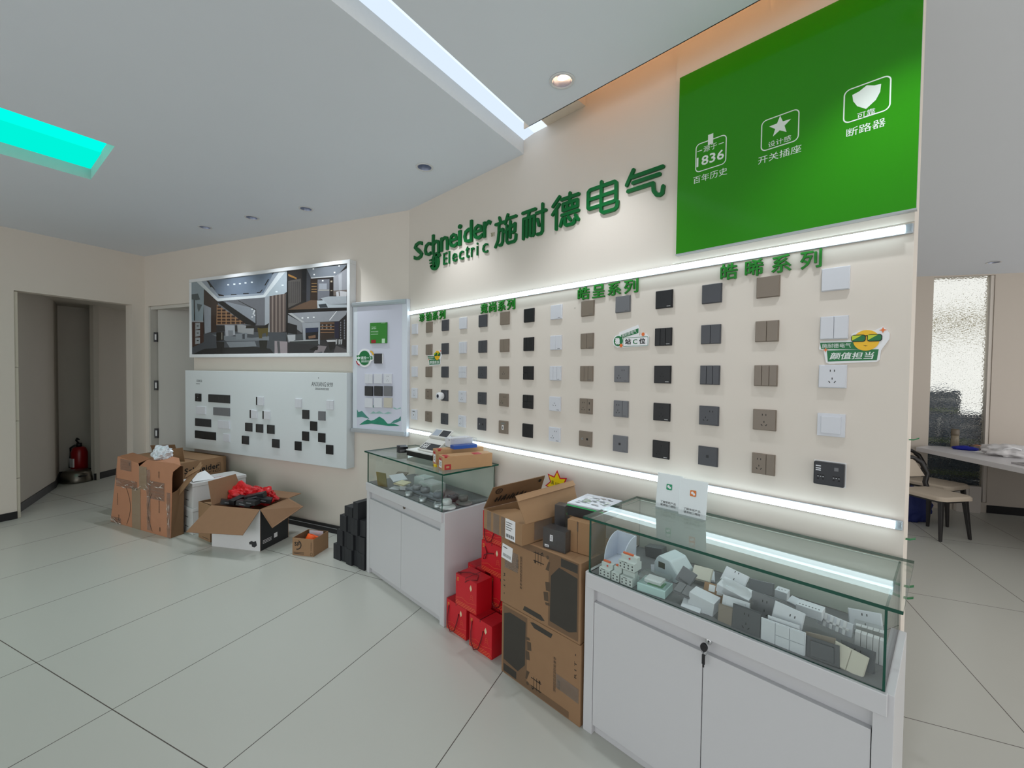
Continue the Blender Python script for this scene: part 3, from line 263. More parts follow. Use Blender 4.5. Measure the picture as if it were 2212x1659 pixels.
SLAB={'dark_socket':([-0.508, -0.445, 0.697],[-0.418, -0.445, 0.698],[-0.511, -0.43, 0.779],0.009),
'tan_plate':([-0.555, -0.44, 0.695],[-0.497, -0.44, 0.698],[-0.561, -0.425, 0.758],0.009),
'grid_white':([-0.418, -0.445, 0.699],[-0.295, -0.445, 0.701],[-0.417, -0.44, 0.771],0.008),
'white_behind':([-0.402, -0.43, 0.715],[-0.314, -0.43, 0.718],[-0.401, -0.425, 0.778],0.008),
'tilt_white':([-0.401, -0.405, 0.733],[-0.322, -0.405, 0.723],[-0.381, -0.385, 0.815],0.008),
'grey_two':([-0.475, -0.36, 0.719],[-0.39, -0.36, 0.721],[-0.452, -0.34, 0.804],0.008),
'dark_frame':([-0.295, -0.443, 0.702],[-0.211, -0.443, 0.707],[-0.296, -0.43, 0.761],0.012),
'tan_thin':([-0.3, -0.42, 0.728],[-0.224, -0.42, 0.739],[-0.306, -0.4, 0.761],0.008),
'beige':([-0.238, -0.435, 0.712],[-0.158, -0.435, 0.697],[-0.218, -0.405, 0.766],0.009),
'dark_back':([-0.219, -0.4, 0.694],[-0.137, -0.4, 0.694],[-0.206, -0.37, 0.759],0.009),
'boxed':([-0.195, -0.33, 0.696],[-0.117, -0.33, 0.696],[-0.19, -0.33, 0.788],0.03),
'boxed2':([-0.197, -0.28, 0.729],[-0.119, -0.28, 0.735],[-0.195, -0.28, 0.784],0.03),
'back_plate':([-0.227, -0.15, 0.703],[-0.138, -0.15, 0.718],[-0.224, -0.13, 0.755],0.008),
'curl':([-0.298, -0.267, 0.735],[-0.204, -0.288, 0.735],[-0.254, -0.264, 0.775],0.008),
'vent':([-0.353, -0.303, 0.79],[-0.28, -0.304, 0.79],[-0.332, -0.243, 0.79],0.03),
'cube':([-0.436, -0.22, 0.756],[-0.397, -0.22, 0.755],[-0.438, -0.22, 0.779],0.045),
'flat':([-0.408, -0.176, 0.735],[-0.374, -0.189, 0.735],[-0.398, -0.147, 0.75],0.012),
'grey_back':([-0.553, -0.12, 0.705],[-0.465, -0.12, 0.713],[-0.547, -0.1, 0.739],0.008),
'frames':([-0.553, -0.41, 0.757],[-0.466, -0.41, 0.76],[-0.554, -0.4, 0.779],0.01),
'holes':([-0.607, -0.27, 0.782],[-0.524, -0.27, 0.767],[-0.589, -0.23, 0.814],0.008),
'pack':([-0.587, -0.36, 0.795],[-0.479, -0.36, 0.774],[-0.598, -0.29, 0.805],0.03),
'brown':([-0.64, -0.36, 0.725],[-0.542, -0.36, 0.73],[-0.647, -0.33, 0.775],0.012),
'wbox':([-0.658, -0.43, 0.763],[-0.569, -0.43, 0.752],[-0.672, -0.37, 0.767],0.055),
'grey2':([-0.718, -0.435, 0.751],[-0.656, -0.435, 0.746],[-0.716, -0.385, 0.769],0.012),
'stack':([-0.686, -0.44, 0.709],[-0.611, -0.44, 0.71],[-0.704, -0.42, 0.725],0.02),
'tile7':([-0.745, -0.36, 0.759],[-0.688, -0.36, 0.741],[-0.724, -0.32, 0.802],0.009),
'light11':([-0.725, -0.235, 0.735],[-0.67, -0.226, 0.735],[-0.722, -0.187, 0.76],0.01),
'light12':([-0.708, -0.2, 0.72],[-0.659, -0.18, 0.72],[-0.708, -0.128, 0.735],0.01),
'plate4':([-0.892, -0.27, 0.682],[-0.797, -0.27, 0.714],[-0.902, -0.25, 0.724],0.008),
'box6':([-0.993, -0.13, 0.674],[-0.909, -0.13, 0.685],[-1.008, -0.13, 0.72],0.05),
'lid1':([-1.03, -0.392, 0.75],[-0.941, -0.366, 0.75],[-1.075, -0.279, 0.75],0.045),
'lidup':([-1.161, -0.14, 0.663],[-1.043, -0.14, 0.665],[-1.162, -0.14, 0.721],0.01),
'clear3':([-0.851, -0.453, 0.706],[-0.734, -0.445, 0.706],[-0.872, -0.362, 0.706],0.05),
'brk_a':([-1.032, -0.458, 0.706],[-0.963, -0.454, 0.706],[-1.045, -0.423, 0.706],0.05),
'brk_b':([-0.957, -0.453, 0.706],[-0.917, -0.454, 0.706],[-0.966, -0.422, 0.706],0.05),
'brk_c':([-0.912, -0.459, 0.706],[-0.856, -0.448, 0.706],[-0.927, -0.403, 0.706],0.05),
'brk_d':([-0.913, -0.464, 0.76],[-0.849, -0.441, 0.76],[-0.915, -0.396, 0.76],0.05),
'hous5':([-0.861, -0.22, 0.718],[-0.782, -0.22, 0.724],[-0.862, -0.22, 0.755],0.09),
'gold':([-2.999, -0.454, 0.71],[-2.907, -0.427, 0.71],[-2.878, -0.434, 0.8],0.006),
'gw':([-2.838, -0.41, 0.755],[-2.836, -0.294, 0.755],[-2.913, -0.415, 0.79],0.006),
'tanb':([-3.018, -0.305, 0.76],[-2.931, -0.262, 0.76],[-3.0, -0.26, 0.77],0.008),
'wm1':([-2.843, -0.333, 0.785],[-2.725, -0.338, 0.785],[-2.847, -0.215, 0.785],0.03),
'wm2':([-2.745, -0.331, 0.78],[-2.567, -0.345, 0.78],[-2.734, -0.202, 0.78],0.05),
'goldrim':([-2.823, -0.458, 0.75],[-2.712, -0.437, 0.75],[-2.784, -0.365, 0.76],0.008),
'goldbase':([-2.775, -0.437, 0.706],[-2.733, -0.409, 0.706],[-2.828, -0.395, 0.706],0.03),
'flatw':([-2.852, -0.47, 0.71],[-2.783, -0.431, 0.71],[-2.898, -0.417, 0.71],0.01),
'tray':([-2.752, -0.386, 0.715],[-2.313, -0.355, 0.715],[-2.803, -0.285, 0.715],0.01),
'top_blackbox':([-2.902, -0.339, 0.942],[-2.879, -0.273, 0.942],[-3.008, -0.302, 0.942],0),
'top_pos':([-2.803, -0.319, 0.942],[-2.506, -0.289, 0.942],[-2.942, -0.224, 0.942],0),
'top_long1':([-2.445, -0.331, 0.942],[-2.37, -0.322, 0.942],[-2.654, 0.244, 0.942],0),
'top_long2':([-2.285, -0.384, 0.942],[-2.194, -0.389, 0.942],[-2.173, -0.079, 0.942],0),
'top_yel':([-2.346, -0.383, 0.942],[-2.313, -0.374, 0.942],[-2.396, -0.337, 0.942],0)}
# ============================================================= THE ROOM
# floor: 0.75 x 1.5 m slabs laid along the poster wall
fm = mat((193, 193, 185), .27, var=.012, scale=1.5).copy(); nt = fm.node_tree; p = nt.nodes['Principled BSDF']
tc = nt.nodes.new('ShaderNodeTexCoord'); sx = nt.nodes.new('ShaderNodeSeparateXYZ'); nt.links.new(tc.outputs['Object'], sx.inputs[0])
def mth(op, a, bv=None, c=None):
    n = nt.nodes.new('ShaderNodeMath'); n.operation = op
    for i, v in enumerate((a, bv, c)):
        if v is None: continue
        if isinstance(v, (int, float)): n.inputs[i].default_value = v
        else: nt.links.new(v, n.inputs[i])
    return n.outputs[0]
def joint(s, off, per, wd):
    d = mth('ABSOLUTE', mth('SUBTRACT', mth('FRACT', mth('DIVIDE', mth('ADD', s, off), per)), .5))
    return mth('GREATER_THAN', d, .5 - wd / per / 2)
g = mth('MAXIMUM', joint(sx.outputs[0], 30 + 2.417, .75, .0042), joint(sx.outputs[1], 30 + .834, 1.5, .0042))
mx = nt.nodes.new('ShaderNodeMix'); mx.data_type = 'RGBA'; old = p.inputs['Base Color'].links[0].from_socket
nt.links.new(g, mx.inputs[0]); nt.links.new(old, mx.inputs[6]); mx.inputs[7].default_value = (lin(84), lin(78), lin(72), 1)
nt.links.new(mx.outputs[2], p.inputs['Base Color'])
b = B(); b.box(-12, 5, -9, 12, -.1, 0); o = struct('floor', b, fm); o.rotation_euler = (0, 0, TH)

b = B(); b.box(-3.335, -.106, 0, .12, 0, 3.32); struct('wall_display', b, WALL)
b = B(); b.box(-.95, -.106, -.012, 0, 2.085, 3.30); struct('trim_1', b, mat((220, 212, 200), .6, var=.01))
def tfs(name, b, mt, **k):
    o = struct(name, b, mt, **k); o.rotation_euler = (0, 0, TH); return o
b = B(); b.box(-7.162, -7.085, 1.214, 1.334, 0, 3); b.box(-7.085, -6.16, 1.214, 1.334, 2.33, 3); b.box(-6.16, -3.05, 1.214, 1.334, 0, 3); tfs('wall_back', b, WALL)
b = B(); b.box(-7.30, -7.162, 1.08, 1.33, 0, 3); b.box(-7.30, -7.162, .089, 1.08, 2.335, 3); b.box(-7.30, -7.162, -5.5, .089, 0, 3); tfs('wall_left', b, WALL)
# alcove behind the left opening, store room behind the hinged door
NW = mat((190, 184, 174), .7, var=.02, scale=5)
pl = [(-7.32, .12), (-8.404, .81), (-9.0, 1.06), (-8.95, 1.4), (-8.45, 1.227), (-9.0, 2.4)]
for nm, (x0, y0), (x1, y1) in zip(('front', 'left', 'rear', 'inner', 'right'), pl, pl[1:]):
    d = Vector((x1 - x0, y1 - y0, 0)).normalized(); n = Vector((-d.y, d.x, 0)) * .05; b = B()
    b.hexa([(x0, y0, 0), (x1, y1, 0), (x1 + n.x, y1 + n.y, 0), (x0 + n.x, y0 + n.y, 0), (x0, y0, 2.6), (x1, y1, 2.6), (x1 + n.x, y1 + n.y, 2.6), (x0 + n.x, y0 + n.y, 2.6)])
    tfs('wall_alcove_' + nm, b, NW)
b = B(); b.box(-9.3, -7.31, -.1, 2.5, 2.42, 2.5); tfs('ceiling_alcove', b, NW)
b = B()
for (x0, y0), (x1, y1) in list(zip(pl, pl[1:])):
    d = Vector((x1 - x0, y1 - y0, 0)).normalized(); n = Vector((d.y, -d.x, 0)) * .012
    b.hexa([(x0, y0, 0), (x0 + n.x, y0 + n.y, 0), (x1 + n.x, y1 + n.y, 0), (x1, y1, 0), (x0, y0, .09), (x0 + n.x, y0 + n.y, .09), (x1 + n.x, y1 + n.y, .09), (x1, y1, .09)])
tfs('baseboard_alcove', b, BLACK)
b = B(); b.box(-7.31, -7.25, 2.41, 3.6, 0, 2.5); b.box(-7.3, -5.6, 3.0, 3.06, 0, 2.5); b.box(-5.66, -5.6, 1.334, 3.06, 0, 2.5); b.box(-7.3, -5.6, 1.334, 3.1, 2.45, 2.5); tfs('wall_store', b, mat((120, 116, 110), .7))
# left opening: lining boards of the jamb
b = B()
for z0, z1 in ((0, .41), (.414, 1.0), (1.004, 1.55), (1.554, 2.325)): b.box(-7.29, -7.17, .091, .118, z0, z1)
o = tfs('door_1', b, mat((208, 200, 184), .5), bevel=.003)
# store room door, open inward, three hinges
d2 = struct('door_2', B().box(-.005, 0, 0, .001, 0, .001), OFFW); d2.rotation_euler = (0, 0, TH + R(40)); d2.location = TF(-7.0, 1.27)
part('door_leaf', B().box(.012, .9, -.02, .02, .012, 2.3), mat((190, 187, 180), .5, var=.01), d2, bevel=.002)
for z in (.75, 1.35, 1.95):
    hb = B(); hb.box(-.03, .012, -.026, -.02, z - .06, z + .06, 0); hb.box(-.02, .004, -.0275, -.026, z - .035, z + .035, 1); hb.cyl((.006, -.028, z - .06), .007, .12)
    part('hinge', hb, [BLACK, OFFW], d2)
b = B(); b.box(-7.085, -7.05, 1.216, 1.333, 0, 2.32); b.box(-7.05, -6.165, 1.225, 1.333, 2.29, 2.328); tfs('door_frame_2', b, mat((206, 202, 194), .5))
# black skirting
b = B(); b.box(-6.16, -3.12, 1.199, 1.214, 0, .075); b.box(-6.16, -3.12, 1.197, 1.214, .045, .05, 1); tfs('baseboard_back', b, [BLACK, SILVER])
b = B(); b.box(-7.162, -7.15, -5.5, .089, 0, .075); tfs('baseboard_left', b, BLACK)
b = B(); b.box(-3.32, -.11, -.012, 0, 0, .07); struct('baseboard_display', b, BLACK)
b = B(); b.box(-9, -.106, .12, .2, 0, 3.3); struct('wall_behind', b, WALL)

# ceiling with slots
def slab_poly(outer, holes, z, name, m):
    lp = [[Vector((q[0], q[1], 0)) for q in l] for l in [outer] + holes]; vs = [q for l in lp for q in l]
    tri = tessellate_polygon(lp); bb = B(); n = len(vs); fs = []
    for t in tri:
        A, Bq, Cq = (vs[k] for k in t); up = (Bq - A).cross(Cq - A).z > 0
        fs.append(tuple(t)[::-1] if up else tuple(t))
    bb.add([(q.x, q.y, z) for q in vs], fs); return struct(name, bb, m)
def sL(y): return -1.958 - .2064 * y
def sR(y): return -1.762 - .2064 * y
P1, P2, P3 = TF(-3.106, 1.214), TF(-7.162, 1.214), TF(-7.162, -5.5)
teal = [(-4.529, -1.969), (-3.743, -1.864), (-3.43, -3.25), (-4.21, -3.36)][:4]
tv = Vector((-3.743 + 4.529, -1.864 + 1.969)).normalized()
A0, A1 = Vector((-4.529, -1.969)), Vector((-3.743, -1.864)); dn = Vector((.2064, -1)).normalized()
teal = [A0, A1, Vector((-3.642, -2.324)), Vector((-4.425, -2.397))]
# the slot runs toward the shop front: short end is A0..T3 side
tl_far, tr_far = Vector((-4.529, -1.969)), Vector((-3.743, -1.864))
e1 = (Vector((-4.425, -2.397)) - tl_far).normalized(); e2 = (Vector((-3.642, -2.324)) - tr_far).normalized()
teal = [tl_far, tr_far, tr_far + e2 * 2.2, tl_far + e1 * 2.2]
DL = [(-.126, -.37), (-1.346, -.371), (-2.566, -.345), (-3.958, -.638), (-4.55, -.909), (-5.201, -1.159)]
def hole(x, y): return [(x + .047 * math.cos(R(15 * k)), y + .047 * math.sin(R(15 * k))) for k in range(24)]
slab_poly([(sL(0), 0), (P1.x, P1.y), (P2.x, P2.y), (P3.x, P3.y), (sL(-6.5), -6.5)], [[(q.x, q.y) for q in teal]] + [hole(*q) for q in DL[2:]], CE, 'ceiling', CEIL)
slab_poly([(sR(-.2), -.2), (-.106, -.2), (-.106, .12), (3.65, .12), (3.65, -6.5), (sR(-6.5), -6.5)], [hole(*DL[0]), hole(*DL[1])], CE, 'ceiling_right', CEIL)
slab_poly([(-3.3, .12), (3.65, .12), (3.65, 7.2), (-3.3, 3.79)], [hole(.266, 4.87)], 0, 'ceiling_far', CEIL)
for v in bpy.data.objects['ceiling_far'].data.vertices: v.co.z = CE - .0332 * (v.co.y - .12)
# white light slot: side faces, glowing bed
b = B(); zt = 3.042
b.quad((sL(0), 0, CE), (sL(-6.5), -6.5, CE), (sL(-6.5), -6.5, zt), (sL(0), 0, zt)); b.quad((sR(-.2), -.2, CE), (sR(-6.5), -6.5, CE), (sR(-6.5), -6.5, zt + .06), (sR(-.2), -.2, zt + .06)); struct('trim_2', b, mat((214, 214, 212), .7))
b = B(); xm = lambda y: (sL(y) * .55 + sR(y) * .45)
b.quad((sL(0), 0, zt), (xm(0), 0, zt + .012), (xm(-6.5), -6.5, zt + .012), (sL(-6.5), -6.5, zt), mi=0)
b.quad((xm(0), 0, zt + .012), (sR(0), 0, zt + .012), (sR(-6.5), -6.5, zt + .012), (xm(-6.5), -6.5, zt + .012), mi=1)
tag(part('slot_light', b, [glow((216, 231, 246), 1.12), glow((226, 240, 255), 1.22)]), 'long glowing white light slot cut across the grey ceiling', 'ceiling light')
# cove between ceiling edge and display wall
b = B(); b.quad((-1.76, 0, 3.055), (-1.48, 0, 3.055), (-1.48, -.2, 3.055), (-1.72, -.2, 3.055)); b.quad((-1.48, 0, 3.055), (-1.48, 0, 3.32), (-1.48, -.5, 3.32), (-1.48, -.5, 3.055))
b.box(-1.48, -.106, -.5, 0, 3.32, 3.34); b.box(-.106, -.09, -.5, 0, 2.96, 3.32); b.box(-1.48, -.106, -.52, -.5, 2.96, 3.34); b.box(-1.76, -.106, -.205, -.2, CE, 3.04); struct('trim_3', b, mat((222, 208, 190), .7))
tag(part('cove_light', B().box(-1.46, -.12, -.36, -.3, 2.98, 2.995), glow((255, 206, 160), 8)), 'warm strip light hidden in the cove above the display wall', 'strip light')
# teal recess
b = B(); zt2 = CE + .09
for i in range(4):
    q, r_ = teal[i], teal[(i + 1) % 4]; b.quad((q.x, q.y, CE), (r_.x, r_.y, CE), (r_.x, r_.y, zt2), (q.x, q.y, zt2))
struct('trim_4', b, mat((190, 198, 196), .7))
b = B(); b.quad(*[(q.x, q.y, zt2) for q in teal], mi=0); md = [(teal[0] * .5 + teal[1] * .5), (teal[3] * .5 + teal[2] * .5)]
b.quad((teal[0].x, teal[0].y, zt2 - .012), (md[0].x, md[0].y, zt2 - .012), (md[1].x, md[1].y, zt2 - .012), (teal[3].x, teal[3].y, zt2 - .012), mi=1)
tag(part('teal_light', b, [glow((0, 255, 228), 1.12), glow((0, 236, 212), 1.1)]), 'glowing turquoise light recess in the ceiling at far left', 'ceiling light')

# ------------------------------------------------------------- downlights
DARKREF = mat((150, 158, 178), .35, .6)
def downlight(x, y, z, label, on):
    t = thing('downlight', label, 'downlight', (x, y, z), 0, 'recessed ceiling downlights')
    rb = B(); rb.lathe([(.0465, .001), (.047, -.002), (.058, -.003), (.061, .0005)], seg=28); rb.f = rb.f[:-2]; rb.m = rb.m[:-2]
    part('trim_ring', rb, OFFW, t, smooth=True)
    b = B(); seg = 28
    b.lathe([(.046, 0), (.028, .07)], seg=seg, mi=0); b.f = [f[::-1] for f in b.f if len(f) == 4]; b.m = [0] * len(b.f)
    part('reflector', b, DARKREF, t, smooth=True)
    part('lens', B().lathe([(.028, .068), (.028, .07)], seg=20), glow((220, 232, 255), 1.2 if on else .05), t)
    if on:
        o = lamp('downlight_beam', 'SPOT', (0, 0, -.012), on, (.9, .95, 1), spot_size=R(98), spot_blend=.75, shadow_soft_size=.025); o.parent = t
b = None
# the ceiling sheet has no thickness: each fitting sits just under it
downlight(-1.346, -.371, CE - .002, 'round recessed downlight nearest the green panel', 27)
downlight(-.126, -.37, CE - .002, 'round recessed downlight over the right edge of the green panel', 27)
downlight(-2.566, -.345, CE - .002, 'round recessed downlight above the large green wordmark', 27)
downlight(-3.958, -.638, CE - .002, 'rightmost of the three downlights above the interior poster', 34)
downlight(-4.55, -.909, CE - .002, 'middle one of the three downlights above the interior poster', 34)
downlight(-5.201, -1.159, CE - .002, 'leftmost of the three downlights above the interior poster', 34)
downlight(.266, 4.87, CE - 4.75 * .0332 - .001, 'dark downlight in the back room ceiling near the textured window', 0)

# ============================================================= DISPLAY WALL
def led(z, label):
    t = thing('led_strip_light', label, 'strip light', (0, 0, z), 0, 'LED strips framing the display wall')
    part('housing', B().box(-3.30, -.108, -.012, -.0005, -.016, .016), ALU, t, bevel=.002)
    pr = [(-.0125, -.012), (-.0125, -.022), (-.009, -.029), (0, -.031), (.009, -.029), (.0125, -.022), (.0125, -.012)]
    b = B(); n = len(pr); x0, x1 = -3.298, -.128
    b.add([(x0, q[1], q[0]) for q in pr] + [(x1, q[1], q[0]) for q in pr], [(i, i + 1, i + 1 + n, i + n) for i in range(n - 1)] + [tuple(range(n))[::-1], tuple(range(n, 2 * n))])
    part('diffuser', b, glow((226, 248, 255), 5.0), t)
    part('end_cap', B().box(-.128, -.110, -.030, -.012, -.0135, .0135), ACRYL, t, bevel=.002)
led(2.062, 'long white LED strip along the top of the switch display')
led(1.050, 'long white LED strip along the bottom of the switch display')

COLS = {'w': (212, 214, 220), 't': (128, 116, 103), 'd': (70, 72, 77), 'k': (20, 21, 24), 'g': (112, 113, 117), 'b': (196, 190, 176), 'n': (46, 47, 49)}
CN = {'n': 'charcoal', 'w': 'white', 't': 'taupe', 'd': 'dark grey', 'k': 'black', 'g': 'mid grey', 'b': 'beige'}
KN = {'1': 'one-gang switch', '2': 'two-gang switch', '3': 'three-gang switch', '4': 'four-gang switch', '4s': 'split three-gang switch', 'q5': 'five-hole socket', 'q5d': 'offset five-hole socket', 'q3': 'three-pin socket',
      'q5s': 'five-hole socket with side switch', 'usb': 'socket with USB port', 'tv': 'aerial and data socket', 'dat': 'data socket', 'f1': 'framed one-gang switch', 'q5u': 'five-hole socket with USB ports', 'v': 'combined panel', 'p': 'blank plate', 'kp': 'touch keypad', 'bs': 'switch with black side strip', 'ds': 'dark switch with black side strip'}
HOLE = mat((12, 12, 13), .6)
_PC = {}
def cached(key, fn):
    if key not in _PC: _PC[key] = fn()
    return _PC[key]
def pinset(b, cx, cz, y, k, s=1.0):
    def slot(x, z, w, h, a=0):
        M = Matrix.Translation((cx + x * s, y, cz + z * s)) @ Matrix.Rotation(a, 4, 'Y'); o = b.X; b.X = M; b.box(-w / 2 * s, w / 2 * s, -.0004, .0006, -h / 2 * s, h / 2 * s); b.X = o
    if k in ('5', '2'):
        for x in (-.0065, .0065): slot(x, .0215 if k == '5' else 0, .0026, .0075)
    if k in ('5', '3'):
        z = -.008 if k == '5' else .004
        slot(0, z, .0026, .0075); slot(-.0085, z - .0125, .0026, .008, R(-38)); slot(.0085, z - .0125, .0026, .008, R(38))
def plate_parts(root, w, h, t, c, kind, logo=False):
    cm = mat(COLS[c], .32 if c != 'k' else .38, var=.01); ky = (round(w, 3), round(h, 3), t, c, kind, logo)
    fr_m = cm if c != 't' else cm
    def F():
        b = B(); b.box(-w / 2, w / 2, -t * .62, 0, -h / 2, h / 2); return b.mesh(fr_m)
    put('frame', cached(ky + ('f',), F), root, bevel=.0012)
    a, c2 = w / 2 - .0022, h / 2 - .0022; y0, y1 = -t, -t * .6
    def rock(x0, x1, z0, z1, mm=cm, nm='rocker'):
        k2 = ky + (nm, round(x0, 4), round(z0, 4), mm.name)
        def G(): bb = B(); bb.box(x0, x1, y0, y1, z0, z1); return bb.mesh(mm)
        put(nm, cached(k2, G), root, bevel=.001)
    def holes(fn, mm=HOLE, nm='pin_holes'):
        def G(): bb = B(); fn(bb); return bb.mesh(mm)
        put(nm, cached(ky + (nm,), G), root)
    g = .0008; n = {'1': 1, '2': 2, '3': 3}.get(kind)
    if n:
        for i in range(n):
            x0 = -a + 2 * a * i / n; rock(x0 + (g if i else 0), x0 + 2 * a / n - (g if i < n - 1 else 0), -c2, c2)
    elif kind == '4':
        for i in (0, 1):
            for j in (0, 1): rock(-a + i * (a + g), -a + i * (a + g) + a - g, -c2 + j * (c2 + g), -c2 + j * (c2 + g) + c2 - g)
    elif kind == '4s':
        for j in (0, 1): rock(-a, -g, -c2 + j * (c2 + g), -c2 + j * (c2 + g) + c2 - g)
        rock(g, a, -c2, c2)
    elif kind == 'f1':
        rock(-a * .74, a * .74, -c2 * .78, c2 * .78); b = B(); 
    elif kind in ('q5', 'q5d', 'q3', 'usb', 'tv', 'dat', 'p', 'kp'):
        rock(-a, a, -c2, c2, nm='cover' if kind in ('p', 'kp') else 'socket_face')
        if kind == 'q5': holes(lambda b: pinset(b, 0, 0, y0, '5'))
        if kind == 'q5d': holes(lambda b: (pinset(b, .012, .02, y0, '2'), pinset(b, -.012, -.012, y0, '3')))
        if kind == 'q3': holes(lambda b: pinset(b, 0, 0, y0, '3'))
        if kind == 'usb':
            holes(lambda b: b.box(-.009, .009, y0 - .0003, y0, -.016, .014), mat((235, 235, 235), .4), 'usb_module'); holes(lambda b: b.box(-.003, .003, y0 - .0007, y0, -.01, .006), nm='usb_port')
            holes(lambda b: b.box(-.018, .018, y0 - .0003, y0, .022, .031), mat((120, 125, 122), .5), 'print')
        if kind == 'tv':
            holes(lambda b: b.lathe([(.006, 0), (.006, -.002), (.003, -.002), (.003, 0)], (-.016, y0, 0), 14, 'y'), SILVER, 'aerial_jack'); holes(lambda b: b.box(.01, .022, y0 - .0004, y0, -.006, .006), nm='data_jack')
        if kind == 'dat': holes(lambda b: b.box(-.006, .006, y0 - .0005, y0, -.006, .006), mat((40, 40, 43), .5), 'data_jack')
        if kind == 'kp':
            holes(lambda b: (b.box(-.004, .004, y0 - .0003, y0, -.005, .006), b.box(-.02, .02, y0 - .0004, y0, .028, .03), b.box(-.012, .015, y0 - .0004, y0, -.03, -.027)), mat((150, 152, 156), .5), 'print')
    elif kind in ('q5s', 'q5u'):
        xs = a * .28; rock(-a, xs - g, -c2, c2, nm='socket_face')
        if kind == 'q5s': rock(xs + g, a, -c2, c2)
        else:
            rock(xs + g, a, -c2, c2, nm='usb_module'); holes(lambda b: (b.box(a * .6, a * .72, y0 - .0004, y0, .012, .024), b.box(a * .6, a * .72, y0 - .0004, y0, -.022, -.012)), nm='usb_port')
        holes(lambda b: pinset(b, (xs - a) / 2, 0, y0, '5', .95))
    elif kind in ('bs', 'ds'):
        rock(-a, -a + .018, -c2, c2, mat((18, 18, 20), .2), 'touch_strip'); rock(-a + .02, a, -c2, c2)
    elif kind == 'g3':
        q = 2 * a / 3; rock(-a, -a + q - g, -c2, c2)
        for i in (1, 2): rock(-a + i * q + g, -a + (i + 1) * q - g, -c2, -c2 * .05 - g); rock(-a + i * q + g, -a + (i + 1) * q - g, -c2 * .05 + g, c2)
    elif kind == 'v':
        k = max(2, round(w / .086 * 1.0)); 
        for i in range(k): x0 = -a + 2 * a * i / k; rock(x0 + (g * .4 if i else 0), x0 + 2 * a / k - g * .4, -c2, c2)
    if logo:
        lm = mat((190, 190, 190) if c == 'k' else (90, 90, 92), .5)
        holes(lambda b: b.box(w / 2 - .026, w / 2 - .008, y0 - .0003, y0, -h / 2 + .007, -h / 2 + .0095), lm, 'logo_mark')
ORD = ['first', 'second', 'third', 'fourth', 'fifth', 'sixth', 'seventh', 'eighth', 'ninth', 'tenth', 'eleventh', 'twelfth', 'thirteenth', 'fourteenth']
GRID = [('w', '2 2 2 q5 usb'), ('t', '1 2 2 q5 q5'), ('d', '1 2 2 p q5'), ('w', '1 3 4 q5 q5s'), ('d', '1 2 q5 q5s tv'), ('t', '1 2 q3 q5d usb'), ('k', '1 3 4s 4 q5d'), ('w', '1 2 3 q3 q5d'),
        ('t', '1 2 3 q5u tv'), ('g', '1 - q5d q5s dat'), ('k', '1 3 q3 q5 q5d'), ('d', '1 2 3 q5d dat'), ('t', '1 2 3 q5 q5s'), ('w', '1 2 q5 f1 multi')]
ROWN = ['top row', 'second row', 'middle row', 'fourth row', 'bottom row']
CX0, CDX = -3.225, .22335
for i, (c, ks) in enumerate(GRID):
    x = [-3.2196, -3.004, -2.782, -2.558, -2.333, -2.109, -1.886, -1.663, -1.438, -1.2155, -.99, -.766, -.542, -.318][i]
    for j, k in enumerate(ks.split()):
        if k == '-': continue
        z = 1.555 + [.3677, .1865, .0042, -.1783, -.3617][j]
        if k == 'multi':
            t = thing('wall_socket', 'thick black double socket with USB ports, bottom right corner of the switch display', 'socket', (x, 0, z), 0, 'switches and sockets on the display wall')
            part('frame', B().box(-.05, .05, -.004, 0, -.046, .046), OFFW, t, bevel=.002); part('body', B().box(-.047, .047, -.026, -.004, -.043, .043), mat((42, 44, 49), .4), t, bevel=.004)
            b = B(); [b.box(-.04, -.024, -.0265, -.026, zz, zz + .004) for zz in (.026, .017, .010)]; part('usb_port', b, SILVER, t)
            part('touch_button', B().box(.017, .03, -.0265, -.026, .015, .028), mat((110, 111, 114), .4), t, bevel=.002)
            for sx_ in (-.024, .024):
                b = B(); [b.box(sx_ + q - .003, sx_ + q + .003, -.0264, -.026, -.012, -.004) for q in (-.008, 0, .008)]; [b.box(sx_ + q - .003, sx_ + q + .003, -.0264, -.026, -.022, -.017) for q in (-.008, .008)]
                part('pin_holes', b, HOLE, t); b = B(); [b.box(sx_ + q - .002, sx_ + q + .002, -.0268, -.0262, -.012, -.010) for q in (-.008, 0, .008)]; part('shutter', b, SILVER, t)
            continue
        sock = k[0] == 'q' or k in ('usb', 'tv', 'dat')
        t = thing('wall_socket' if sock else 'wall_switch', '%s %s, %s, %s column from the left' % (CN[c], KN[k], ROWN[j], ORD[i]), 'socket' if sock else 'switch', (x, 0, z), 0, 'switches and sockets on the display wall')
        plate_parts(t, .086, .086, .0125, c, k, logo=6 < i < 11)
        if (i, j) == (2, 3):
            a_ = thing('plug_adapter', 'small white round plug-in adapter on the dark grey plate of the third column', 'adapter', (x - .012, -.0128, z - .004))
            part('body', B().lathe([(.02, 0), (.028, -.012), (.03, -.04), (.026, -.05)], seg=24, axis='y'), WHITE, a_, smooth=True); part('dial', B().lathe([(.014, -.0501), (.012, -.052)], seg=20, axis='y'), mat((28, 32, 52), .2), a_)
# little paper tag left on the wall
tag(part('paper_tag', B().box(-1.536, -1.526, -.001, -.0002, 1.930, 1.938), mat((196, 190, 178), .7)), 'tiny beige paper scrap on the wall beside the eighth column', 'paper scrap')

